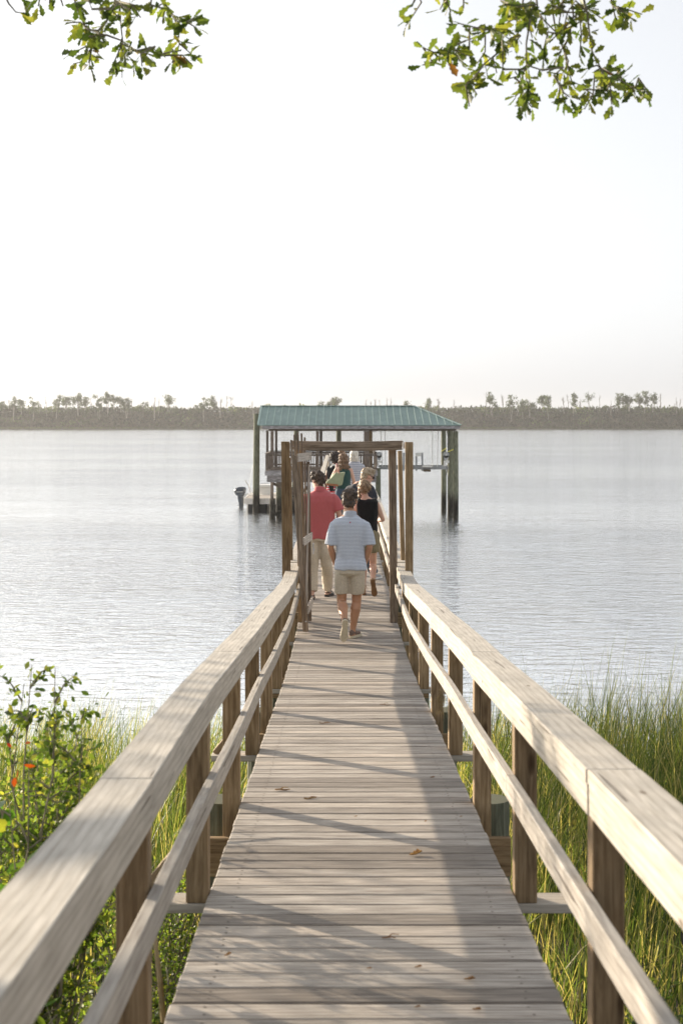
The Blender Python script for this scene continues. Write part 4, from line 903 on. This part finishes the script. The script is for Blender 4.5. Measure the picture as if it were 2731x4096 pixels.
def hand(mb,wrist,dirv,up,s=1.0,curl=.5,side=1):
    d=Vector(dirv).normalized(); u=Vector(up); r=d.cross(u).normalized(); u=r.cross(d).normalized(); w=Vector(wrist)
    mb.limb([w,w+d*.045*s,w+d*.085*s],[.022*s,.030*s,.030*s],10,.55)
    for k,(o,L) in enumerate(((-.027,.066),(-.009,.076),(.009,.072),(.026,.056))):
        p=w+d*.085*s+r*o*s; a=p+(d*math.cos(curl*.6)-u*math.sin(curl*.6))*L*.45*s; b=a+(d*math.cos(curl*1.4)-u*math.sin(curl*1.4))*L*.35*s; c=b+(d*math.cos(curl*2)-u*math.sin(curl*2))*L*.25*s
        mb.limb([p,a,b,c],[.0095*s,.009*s,.0085*s,.0075*s],8)
    p=w+d*.03*s-r*.024*s*side; mb.limb([p,p+(d*.6-r*.7*side).normalized()*.035*s,p+(d*.9-r*.4*side).normalized()*.065*s-u*.01],[.013*s,.011*s,.009*s],8)
def head(mb,c,yaw,pitch,s=1.0):
    Mh=Matrix.Rotation(yaw,3,'Z')@Matrix.Rotation(pitch,3,'X'); c=Vector(c)
    q=lambda x,y,z: c+Mh@(Vector((x,y,z))*s)
    mb.ball(q(0,-.012,.022),(.077*s,.094*s,.092*s),Mh,16,12); mb.ball(q(0,.022,-.035),(.06*s,.07*s,.078*s),Mh,14,10)
    mb.ball(q(0,.055,-.085),(.028*s,.028*s,.022*s),Mh); mb.limb([q(0,.085,.01),q(0,.108,-.022)],[.009*s,.014*s],8)
    mb.limb([q(-.02,.082,-.055),q(.02,.082,-.055)],[.010*s,.010*s],8); mb.limb([q(-.045,.075,.028),q(.045,.075,.028)],[.010*s,.010*s],8)
    for sx in (-1,1): mb.ball(q(sx*.083,-.005,-.008),(.010*s,.022*s,.034*s),Mh,8,8)
    return Mh,q
def shoe_solid(A,t,u,s=1.0):
    t=Vector(t).normalized(); u=Vector(u); r=t.cross(u).normalized(); u=r.cross(t).normalized(); A=Vector(A)
    q=lambda x,y,z: A+(r*x+t*y+u*z)*s
    sole=MB(); out=[(0,-.075),(.028,-.065),(.036,-.03),(.034,.03),(.042,.10),(.045,.145),(.036,.185),(.012,.208),(-.014,.206),(-.036,.18),(-.042,.14),(-.036,.09),(-.030,.03),(-.034,-.03),(-.026,-.065)]
    n=len(out)
    for z,g in ((-.085,.95),(-.08,1.0),(-.058,1.0),(-.055,.97)):
        for x,y in out: sole.v.append(q(x*g,.066+(y-.066)*g,z))
    for L in range(3):
        for k in range(n): j=(k+1)%n; sole.face((L*n+k,L*n+j,L*n+n+j,L*n+n+k),[(0,0)]*4)
    sole.face(tuple(reversed(range(n))),[(0,0)]*n); sole.face(tuple(3*n+k for k in range(n)),[(0,0)]*n)
    up=MB(); Mx=Matrix((r,t,u)).transposed()
    up.ball(q(0,-.03,-.03),(.032*s,.042*s,.04*s),Mx); up.ball(q(0,.03,-.035),(.034*s,.06*s,.038*s),Mx); up.ball(q(0,.11,-.045),(.040*s,.085*s,.026*s),Mx); up.limb([q(0,-.02,-.03),q(0,.0,.0)],[.032*s,.034*s],12)
    return sole,up,q
def person(label,x,y,rz,J,cfg):
    root=empty('person',(x,y,DZ(y)),label,'person','people walking down the boardwalk',rz); s=cfg.get('s',1.0)
    sk=MB(); H=J['head']; nb=J['neck']; th=cfg.get('thick',1.0)
    Mh,q=head(sk,H,cfg.get('yaw',0),cfg.get('pitch',0),cfg.get('hs',1.0))
    sk.limb([nb-V3(0,0,.05),nb,H+V3(0,-.02,-.05)],[.062*th,.055*th,.052*th],14)
    sk.rings(J['torso'],20)
    for sd in ('l','r'):
        S_,E,W=J['sh'+sd],J['el'+sd],J['wr'+sd]; a=cfg.get('arm',1.0)
        S_=S_+V3(-.014 if sd=='r' else .014,0,-.038); sk.limb([S_,S_.lerp(E,.4),E,E.lerp(W,.35),W],[.052*a,.048*a,.037*a,.040*a,.026*a],12)
        d=(W-E).normalized(); hd=J.get('hd'+sd,d); hand(sk,W+d*.005,hd,J.get('hu'+sd,V3(1 if sd=='r' else -1,0,.1)),.95*s,cfg.get('curl',.5),1 if sd=='r' else -1)
        Hp,K,A=J['hp'+sd],J['kn'+sd],J['an'+sd]; l=cfg.get('leg',1.0); kt=.9 if cfg.get('plen',.5)<=1 else .78; kc=1 if cfg.get('plen',.5)<=1 else .8; k=(K-A); back=V3(0,-.018,0)
        sk.limb([Hp,Hp.lerp(K,.45),K+V3(0,.0,.03),K-V3(0,0,.04),K.lerp(A,.3)+back,K.lerp(A,.62)+back*.5,A+(K-A)*.08,A],[.070*l*kt,.070*l*kt,.055*l*kc,.052*l*kc,.059*l*kc,.044*l*kc,.033*l,.034*l],14)
        if cfg.get('shoe')!='boot':
            t=J['toe'+sd].normalized(); u=J['up'+sd]; r=t.cross(u).normalized(); u=r.cross(t).normalized()
            sk.limb([A-u*.045-t*.035,A-u*.05+t*.06,A-u*.062+t*.13],[.030,.030,.02],10); sk.limb([A,A-u*.045-t*.03],[.034,.03],10)
    part(sk,'body',cfg['skin'],root,.0085,3)
    for sx in (-1,1):
        e=MB().ball(q(sx*.032,.080,.008),.011,nu=10,nv=8).build('eye',M['black'] ,root,True,world=False)
    # shirt
    if 'shirt' in cfg:
        sh=MB(); sh.rings(J['shirt'],22)
        for sd in ('l','r'):
            if cfg.get('sleeve',0)>0:
                S_,E=J['sh'+sd],J['el'+sd]; sl=cfg['sleeve']; rr=cfg.get('slr',.07); e=S_.lerp(E,sl); S0=S_+V3(-.012 if sd=='r' else .012,0,-.04); sh.tube([S0,S_.lerp(e,.5),e],[rr*.86,rr*.97,rr*1.08],14,ell=1.0); sh.ball(S0,(rr*.86,rr*.95,rr*.8))
            else: sh.ball(J['sh'+sd]+V3(-.045 if sd=='r' else .045,0,.012),(.035,.055,.045))
        o=part(sh,cfg.get('shirtname','shirt'),cfg['shirt'],root,.011,4,(.016,7,cfg.get('seed',1),(1.3,1,.4),.007,16))
        if 'collar' in cfg:
            zc=J['shirt'][-1][2]; c=MB(); n0=24
            for (g,dz_) in ((1.28,-.042),(1.10,.022),(1.02,.026),(.92,.015),(1.0,-.045)):
                for a in range(n0):
                    an=a*6.2832/n0; c.v.append(V3(nb.x+.066*g*math.cos(an),nb.y-.004+.063*g*math.sin(an),zc+dz_-.016*math.sin(an)))
            for L_ in range(4):
                for a in range(n0): j_=(a+1)%n0; c.face((L_*n0+a,L_*n0+j_,L_*n0+n0+j_,L_*n0+n0+a),[(0,0)]*4)
            c.build('collar',cfg['collar'],root,True,world=False)
    # legs clothing
    if 'pants' in cfg:
        p=MB(); p.rings(J['pelvis'],22); f=cfg.get('plen',.5)
        for sd in ('l','r'):
            Hp,K,A=J['hp'+sd],J['kn'+sd],J['an'+sd]; pr=cfg.get('pr',(.098,.1,.1))
            path=[Hp-V3(0,0,.0)]
            if f<=1: path+= [Hp.lerp(K,f*.5),Hp.lerp(K,f)]; rad=list(pr)
            else: path+=[Hp.lerp(K,.5),K,K.lerp(A,.5),K.lerp(A,f-1)]; rad=list(pr)
            p.tube(path,rad,18,ell=1.0); p.ball(Hp,pr[0]*.97)
        part(p,cfg.get('pantsname','shorts'),cfg['pants'],root,.010,4,(.018,8,cfg.get('seed',1)+3,(1,1,.6),.006,18))
    for sd in ('l','r'):
        so,up,qq=shoe_solid(J['an'+sd],J['toe'+sd],J['up'+sd],s*.98)
        if cfg.get('shoe')=='sandal':
            a=so.build('sandal',cfg['sole'],root,world=False)
            st=MB(); 
            for (ya,za) in ((-.03,-.02),(.05,-.03),(.12,-.04)):
                st.tube([qq(-.040,ya,-.06),qq(-.034,ya+.01,za),qq(0,ya+.02,za+.028),qq(.034,ya+.01,za),qq(.040,ya,-.06)],.006,6)
            st.tube([qq(-.034,-.03,-.02),qq(-.02,-.068,-.025),qq(.02,-.068,-.025),qq(.034,-.03,-.02)],.006,6)
            if sd=='l': st.tube([qq(-.03,-.05,-.03),qq(-.05,-.11,-.05),qq(-.06,-.16,-.075)],.008,6)
            st.build('strap',M['black'],a,world=False)
        else:
            a=part(up,'shoe',cfg['upper'],root,.008,2); so.build('sole',cfg['sole'],a,world=False)
            if 'lace' in cfg:
                lc=MB(); k=J['an'+sd]; kk=(J['kn'+sd]-k).normalized()
                for hgt in (.0,.018,.036):
                    n=10; lc.tube([k+kk*(hgt+.01)+V3(.041*math.cos(a_*.628),.041*math.sin(a_*.628),0) for a_ in range(n+1)],.004,5)
                lc.tube([qq(.03,-.03,.04),qq(.045,-.05,.02),qq(.05,-.06,-.01)],.003,5); lc.build('ankle_tie',cfg['upper'],a,world=False)
    return root,q,Mh
def hairpart(root,q,Mh,mat,blobs,voxel=.011,d=(.020,22,2,(1,1,1),.012,55),name='hair',strands=0,slen=.03,seed=0):
    h=MB()
    for (c,r3) in blobs: h.ball(q(*c),r3,Mh,16,12)
    me=remesh(h,voxel,2); displ(me,*d); 
    o=link(name,me,mat,root,world=False)
    if strands:
        slen*=.8
        rng=random.Random(seed); mb=MB(); vs=me.vertices
        for _ in range(int(strands*.7)):
            v=vs[rng.randrange(len(vs))]; n=v.normal; p=v.co.copy()-n*.002
            tdir=(n*.10+Vector((rng.gauss(0,.6),rng.gauss(0,.6),rng.gauss(-.35,.5)))).normalized()
            a=p+tdir*slen*.5; b=a+(tdir+Vector((rng.gauss(0,.5),rng.gauss(0,.5),-.5))).normalized()*slen*.5
            mb.tube([p,a,b],[.0042,.0036,.0012],5,r=rng.random())
        mb.build('locks',mat,o,True,world=False)
    return o
def std(H=1.75,w=.185,hipw=.088):
    k=H/1.75; v=lambda x,y,z: V3(x,y,z*k)
    J=dict(head=v(0,.03,1.635),neck=v(0,0,1.49),shl=v(-w,0,1.415),shr=v(w,0,1.415),ell=v(-w-.055,-.01,1.12),elr=v(w+.055,-.01,1.12),wrl=v(-w-.05,.09,.88),wrr=v(w+.05,.09,.88),
      hpl=v(-hipw,0,.90),hpr=v(hipw,0,.90),knl=v(-.09,.02,.48),knr=v(.09,.02,.48),anl=v(-.09,0,.085),anr=v(.09,0,.085),
      toel=V3(-.12,1,0),toer=V3(.12,1,0),upl=V3(0,0,1),upr=V3(0,0,1))
    J['torso']=[(0,0,.86*k,.12,.08),(0,0,.95*k,.135,.09),(0,0,1.08*k,.135,.095),(0,0,1.25*k,.155,.105),(0,0,1.38*k,.17,.10),(0,0,1.44*k,.13,.08),(0,0,1.49*k,.06,.055)]
    J['shirt']=[(0,0,.84*k,.165,.118),(0,0,1.0*k,.158,.115),(0,0,1.15*k,.165,.12),(0,0,1.3*k,.19,.13),(0,0,1.40*k,.19,.12),(0,0,1.455*k,.14,.09),(0,0,1.495*k,.07,.06)]
    J['pelvis']=[(0,0,.80*k,.15,.11),(0,0,.9*k,.160,.112),(0,0,1.0*k,.145,.10)]
    return J
sk_tan=skin('skin_tan',(.50,.27,.16)); sk_fair=skin('skin_fair',(.62,.38,.28)); sk_dark=skin('skin_dark',(.17,.085,.05)); sk_mid=skin('skin_mid',(.45,.25,.16))
h_dark=hairmat('hair_dark_brown',(.016,.010,.007),(.11,.065,.038)); h_blond=hairmat('hair_sandy',(.25,.19,.12),(.55,.45,.33)); h_bun=hairmat('hair_light_brown',(.12,.07,.035),(.40,.27,.15))
h_curl=hairmat('hair_curly_brown',(.08,.045,.025),(.30,.18,.10)); h_black=hairmat('hair_black',(.010,.007,.006),(.05,.028,.02)); h_grey=hairmat('hair_silver',(.48,.44,.37),(.78,.73,.64))
khaki=cloth('khaki_cotton',(.50,.44,.35)); cream=cloth('cream_trousers',(.56,.49,.39)); olive=cloth('olive_cotton',(.20,.17,.10)); denim=cloth('blue_denim',(.055,.085,.13),nscale=90)
red=cloth('red_linen',(.45,.11,.115),.16,nscale=140); blackc=cloth('black_knit',(.008,.008,.009)); greenc=cloth('dark_green_top',(.03,.075,.07)); navy=cloth('dark_tee',(.035,.038,.05))
polo=cloth('striped_polo',(.56,.60,.67),.04,stripe=(.0155,.42,(.30,.34,.42))); polocol=cloth('polo_collar',(.55,.58,.64),.04,stripe=(.009,.4,(.15,.17,.22)))
greystripe=cloth('grey_striped_tee',(.36,.37,.42),.05,stripe=(.052,.16,(.72,.72,.72)))
# 1 man in the striped polo -----------------------------------------------
k=.00112; J=std(1.74,.18)
J['head']=V3(-.008,.05,1.565); J['neck']=V3(.0,.0,1.435)
J.update(shl=V3(-.185,0,1.325),shr=V3(.185,0,1.325),ell=V3(-.222,-.03,1.045),elr=V3(.222,-.03,1.045),wrl=V3(-.165,.11,.83),wrr=V3(.165,.11,.83),
 hpl=V3(-.092,0,.80),hpr=V3(.092,0,.80),knl=V3(-.096,.03,.44),knr=V3(.074,.05,.44),anl=V3(-.062,-.36,.235),anr=V3(.03,.04,.085),
 toel=V3(-.07,.34,-.93),upl=V3(.0,.93,.34),toer=V3(.42,.9,0),upr=V3(0,0,1),hdl=V3(.3,.6,-.7),hdr=V3(-.3,.6,-.7))
J['torso']=[(0,0,.80,.12,.08),(0,0,.9,.14,.09),(0,0,1.05,.135,.095),(0,0,1.2,.155,.10),(0,0,1.32,.16,.09),(0,0,1.38,.12,.07),(0,0,1.43,.055,.05)]
J['shirt']=[(0,0,.785,.184,.132),(0,0,.84,.182,.134),(0,0,.92,.165,.12),(0,0,1.08,.170,.122),(0,0,1.22,.188,.125),(0,0,1.31,.205,.118),(0,0,1.355,.175,.10),(0,0,1.395,.10,.08),(0,0,1.42,.065,.062)]
J['pelvis']=[(0,0,.715,.10,.07),(0,0,.75,.160,.112),(0,0,.80,.162,.112),(0,0,.86,.145,.10)]
root,q,Mh=person('man with dark hair in a grey striped polo and khaki shorts, nearest walker',.098,16.2,0,J,dict(skin=sk_tan,shirt=polo,shirtname='polo_shirt',sleeve=.93,slr=.071,collar=polocol,pants=khaki,plen=.80,pr=(.084,.082,.081),shoe='sneaker',upper=plain('brown_suede',(.16,.11,.085),.8),sole=plain('cream_rubber',(.55,.49,.36),.6,nscale=90),pitch=-.28,yaw=.0,leg=1.05,seed=2))
hairpart(root,q,Mh,h_dark,[((0,-.022,.045),(.088,.102,.094)),((0,-.052,-.015),(.070,.058,.082)),((0,.02,.09),(.070,.08,.052)),((.025,-.02,.105),(.05,.055,.04))],strands=260,slen=.035,seed=1)
MB().box(-.006,.006,-.128,-.124,1.325,1.34).build('emblem',plain('red_emblem',(.5,.05,.08),.6),root,world=False)
mb=MB(); mb.tube([J['wrl']+V3(.033*math.cos(a*.524),.01+.033*math.sin(a*.524)*.8,.03+.012*math.sin(a*.524)) for a in range(13)],.006,6); mb.build('wristband',M['bark'],root,world=False)
mb=MB(); A=J['anl']; kk=(J['knl']-A).normalized(); mb.tube([A+kk*.05+V3(.04*math.cos(a*.524),.03*math.sin(a*.524)-.005,.025*math.sin(a*.524)) for a in range(13)],.004,6); mb.build('anklet',M['bark'],root,world=False)
# 2 man in the red shirt ---------------------------------------------------
J=std(1.79,.20); dd=.0
J['head']=V3(-.03,.04,1.645); J['neck']=V3(0,0,1.52)
J.update(elr=V3(.275,-.02,1.17),wrr=V3(.29,.10,.95),knl=V3(-.10,.03,.48),knr=V3(.09,.06,.48),anl=V3(-.11,-.05,.085),anr=V3(.105,.32,.085),toel=V3(-.1,1,0),toer=V3(.35,1,0))
J['shirt']=[(0,0,.845,.205,.13),(0,0,1.0,.20,.13),(0,0,1.2,.205,.135),(0,0,1.36,.225,.135),(0,0,1.44,.205,.12),(0,0,1.49,.14,.09),(0,0,1.53,.072,.06)]
root,q,Mh=person('man in a red short-sleeved shirt and cream trousers beside the open gate',-.300,19.75,0,J,dict(skin=sk_fair,shirt=red,sleeve=.78,slr=.082,collar=red,pants=cream,pantsname='trousers',plen=1.92,pr=(.098,.092,.080,.076,.078),shoe='sandal',sole=M['black'],yaw=.75,pitch=-.25,thick=1.05,seed=5))
hairpart(root,q,Mh,h_dark,[((0,-.022,.045),(.088,.102,.093)),((0,-.052,-.015),(.070,.057,.08)),((0,.025,.09),(.072,.082,.055))],strands=380,slen=.035,seed=2)
# 3 woman in the black top --------------------------------------------------
J=std(1.66,.150,.08)
J['head']=V3(-.045,.04,1.515); J['neck']=V3(-.03,0,1.40)
J.update(shl=V3(-.155,0,1.325),shr=V3(.150,0,1.325),elr=V3(.222,.02,1.075),wrr=V3(.17,.22,1.045),ell=V3(-.2,.0,1.07),wrl=V3(-.15,.17,.98),hdr=V3(-.3,1,-.05),hur=V3(0,0,1),
 hpl=V3(-.075,0,.85),hpr=V3(.085,0,.85),knl=V3(-.06,.03,.45),knr=V3(.082,.02,.46),anl=V3(-.05,.06,.085),anr=V3(.075,-.30,.23),toel=V3(-.1,1,0),toer=V3(.12,.42,-.9),upr=V3(0,.9,.42))
J['shirt']=[(0,0,.90,.158,.115),(0,0,1.0,.148,.112),(0,0,1.12,.145,.11),(0,0,1.25,.158,.11),(0,0,1.33,.155,.10),(0,0,1.365,.11,.075),(-.02,0,1.375,.07,.055)]
J['torso']=[(0,0,.82,.125,.09),(0,0,.9,.145,.10),(0,0,1.02,.115,.085),(0,0,1.2,.135,.09),(0,0,1.32,.135,.085),(-.01,0,1.36,.10,.06),(-.02,0,1.4,.05,.045)]
J['pelvis']=[(0,0,.72,.155,.12),(0,0,.82,.165,.12),(0,0,.93,.15,.108)]
root,q,Mh=person('woman with a messy bun in a black sleeveless top and olive shorts',.365,20.2,0,J,dict(skin=sk_fair,shirt=blackc,shirtname='top',sleeve=0,pants=olive,plen=.62,pr=(.092,.095,.096),shoe='flat',upper=plain('tan_suede',(.34,.22,.13),.8),sole=plain('brown_sole',(.16,.08,.03),.6),lace=1,yaw=.1,pitch=-.22,thick=.85,arm=.88,leg=.95,hs=.96,curl=.9,seed=8))
hairpart(root,q,Mh,h_bun,[((0,-.02,.035),(.090,.104,.092)),((0,-.05,-.01),(.075,.06,.07)),((.035,-.11,-.005),(.052,.045,.055)),((-.02,-.10,.02),(.045,.045,.045)),((-.075,.01,-.06),(.018,.03,.07))],strands=420,slen=.05,seed=3)
# 4 fair-haired man in sunglasses -------------------------------------------
J=std(1.80,.185)
J['head']=V3(.09,.07,1.61); J['neck']=V3(.05,0,1.505)
J.update(ell=V3(-.24,-.02,1.14),wrl=V3(-.25,.10,.91),anl=V3(-.11,-.1,.085),anr=V3(.1,.3,.085),elr=V3(.24,.03,1.14),wrr=V3(.18,.22,1.02))
J['shirt'][-1]=(.03,0,1.54,.075,.06); J['shirt'][-2]=(.01,0,1.49,.14,.09)
root,q,Mh=person('fair-haired man in dark sunglasses and charcoal tee looking down to the right',.29,21.9,-.45,J,dict(skin=sk_fair,shirt=navy,shirtname='tee_shirt',sleeve=.62,slr=.072,pants=denim,pantsname='jeans',plen=1.92,pr=(.1,.095,.08,.076,.078),shoe='sneaker',upper=M['grey'],sole=M['white'],yaw=-.6,pitch=-.35,seed=11))
hairpart(root,q,Mh,h_blond,[((0,-.022,.045),(.086,.100,.088)),((0,-.055,-.01),(.068,.052,.066)),((0,.04,.095),(.066,.07,.042))],strands=420,slen=.03,seed=4)
sg=MB(); 
for sx in (-1,1): sg.ball(q(sx*.034,.092,.010),(.030,.010,.021),Mh,12,8); sg.tube([q(sx*.066,.085,.016),q(sx*.084,.03,.014),q(sx*.086,-.02,.008)],.005,6)
sg.tube([q(-.01,.104,.016),q(.01,.104,.016)],.004,5); sg.build('sunglasses',M['black'],root,True,world=False)
# 5 curly-haired woman -------------------------------------------------------
J=std(1.70,.165,.085)
J.update(ell=V3(-.255,-.04,1.16),wrl=V3(-.16,.16,1.05),elr=V3(.225,-.02,1.10),wrr=V3(.215,.08,.88),head=V3(.0,.02,1.56),anl=V3(-.09,-.1,.085),anr=V3(.09,.25,.085))
J['shirt']=[(0,0,.92,.165,.12),(0,0,1.05,.145,.112),(0,0,1.2,.155,.115),(0,0,1.32,.155,.11),(0,0,1.38,.125,.085),(0,0,1.42,.075,.06)]
root,q,Mh=person('woman with long curly brown hair in a dark green top and jeans, tote on shoulder',.045,31.0,0,J,dict(skin=sk_fair,shirt=greenc,shirtname='top',sleeve=0,pants=denim,pantsname='jeans',plen=1.92,pr=(.1,.09,.075,.072,.074),shoe='flat',upper=M['bark'],sole=M['bark'],thick=.9,arm=.95,seed=13))
hairpart(root,q,Mh,h_curl,[((0,-.02,.04),(.105,.115,.10)),((0,-.06,-.06),(.115,.075,.09)),((0,-.075,-.15),(.125,.06,.09)),((.03,-.08,-.22),(.085,.045,.06)),((-.04,-.08,-.21),(.07,.045,.06))],d=(.03,20,2,(1,1,1),.012,55),strands=500,slen=.06,seed=5)
# her tote bag -----------------------------------------------------------------
bz=DZ(31)+1.0; bag=empty('tote_bag',(-.13,30.78,bz),'sage green tote bag with a tan leather bottom, hung from the curly-haired woman','bag')
def slab(pts,y0,y1,taper=.6):
    mb=MB(); n=len(pts); cx=sum(p[0] for p in pts)/n; cz=sum(p[1] for p in pts)/n
    for yy,g in ((y0,.94),(y0+.02,1.0),(y1-.02,1.0),(y1,.94)):
        for x_,z_ in pts: mb.v.append(V3(cx+(x_-cx)*g,yy,cz+(z_-cz)*g))
    for L in range(3):
        for k_ in range(n): j=(k_+1)%n; mb.face((L*n+k_,L*n+n+k_,L*n+n+j,L*n+j),[(0,0)]*4)
    mb.face(tuple(range(n)),[(0,0)]*n); mb.face(tuple(3*n+k_ for k_ in reversed(range(n))),[(0,0)]*n); return mb
part(slab([(-.215,.06),(-.18,.095),(-.12,.15),(-.03,.255),(.0,.285),(.08,.275),(.205,.29),(.175,.2),(.14,.02),(.07,.0),(-.1,.02),(-.2,.035)],-.08,.08),'bag_body',cloth('sage_canvas',(.30,.33,.21),.1),bag,.012,3,(.014,9,3,(1,1,1),0,1))
part(slab([(-.21,.055),(-.1,.050),(.06,.03),(.065,-.015),(-.05,-.005),(-.19,.015)],-.092,.086),'leather_bottom',plain('tan_leather',(.30,.12,.05),.5),bag,.009,2)
mb=MB(); mb.tube([V3(-.0,-.07,.27),V3(.005,-.06,.36),V3(.012,.0,.45),V3(.02,.1,.475),V3(.035,.2,.42)],.011,6); mb.tube([V3(.09,-.07,.26),V3(.06,-.06,.36),V3(.035,.0,.45),V3(.035,.1,.475),V3(.05,.2,.42)],.011,6); mb.build('strap',plain('pink_leather',(.36,.15,.12),.5),bag,world=False)
# 6 woman with dark afro -------------------------------------------------------
J=std(1.66,.155,.085); J['head'].x-=.0
J.update(ell=V3(-.215,-.02,1.05),wrl=V3(-.20,.05,.82))
blk=cloth('black_halter',(.02,.02,.02)); redw=cloth('red_white_skirt',(.55,.04,.06),.1,stripe=(.05,.35,(.75,.7,.7)))
root,q,Mh=person('woman with short dark curly afro in a black and white top, red patterned skirt',-.150,32.6,0,J,dict(skin=sk_dark,shirt=blk,shirtname='top',sleeve=0,pants=redw,pantsname='skirt',plen=.8,pr=(.1,.115,.12),shoe='flat',upper=M['bark'],sole=M['bark'],thick=.85,arm=.88,seed=17))
hairpart(root,q,Mh,h_black,[((0,-.02,.03),(.125,.13,.125)),((0,-.05,-.02),(.115,.09,.09))],d=(.03,24,2,(1,1,1),.012,60),strands=500,slen=.03,seed=6)
MB().tube([J['neck']+V3(-.11,-.07,-.1),J['neck']+V3(-.05,-.09,-.02),J['neck']+V3(.05,-.09,-.02),J['neck']+V3(.11,-.07,-.1)],.02,8).build('scarf',M['white'],root,True,world=False)
# 7 silver-haired woman ----------------------------------------------------------
J=std(1.70,.165,.085)
root,q,Mh=person('woman with straight silver bobbed hair in a grey tee with white stripes',.300,33.4,0,J,dict(skin=sk_fair,shirt=greystripe,shirtname='striped_tee',sleeve=.3,slr=.075,pants=denim,pantsname='jeans',plen=1.92,pr=(.1,.09,.075,.072,.074),shoe='flat',upper=M['bark'],sole=M['bark'],thick=.9,arm=.9,seed=19))
hairpart(root,q,Mh,h_grey,[((0,-.02,.04),(.104,.112,.10)),((0,-.045,-.05),(.108,.085,.09)),((0,-.05,-.10),(.105,.07,.06))],d=(.008,14,2,(1,1,.3),.004,40),strands=120,slen=.05,seed=7)
# 8 hardly seen behind the others --------------------------------------------------
J=std(1.70,.19); root,q,Mh=person('person with cropped brown hair almost hidden behind the curly-haired woman',.0,35.3,0,J,dict(skin=sk_mid,shirt=navy,sleeve=.6,slr=.08,pants=khaki,pantsname='trousers',plen=1.92,pr=(.1,.092,.08,.076,.078),shoe='sneaker',upper=M['grey'],sole=M['white'],seed=23))
hairpart(root,q,Mh,h_curl,[((0,-.02,.04),(.088,.102,.088)),((0,-.05,-.01),(.072,.055,.062))],d=(.006,20,2,(1,1,1),.003,50),strands=60,slen=.02,seed=8)
# ------------------------------------------------------------------ river haze
mb=MB(); x0,x1,y0,y1,z0,z1=-1700,1700,-70,1700,-3.6,26
mb.v=[Vector(p) for p in ((x0,y0,z0),(x1,y0,z0),(x1,y1,z0),(x0,y1,z0),(x0,y0,z1),(x1,y0,z1),(x1,y1,z1),(x0,y1,z1))]
for f in ((3,2,1,0),(4,5,6,7),(0,1,5,4),(1,2,6,5),(2,3,7,6),(3,0,4,7)): mb.face(f,[(0,0)]*4)
hm=bpy.data.materials.new('haze'); hm.use_nodes=True; nt=hm.node_tree; nt.nodes.clear()
o_=nt.nodes.new('ShaderNodeOutputMaterial'); pv=nt.nodes.new('ShaderNodeVolumePrincipled'); pv.inputs['Color'].default_value=(.93,.94,.95,1); pv.inputs['Density'].default_value=.00019; pv.inputs['Anisotropy'].default_value=.3
nt.links.new(pv.outputs[0],o_.inputs['Volume'])
hz=mb.build('haze',hm); tag(hz,kind='stuff')
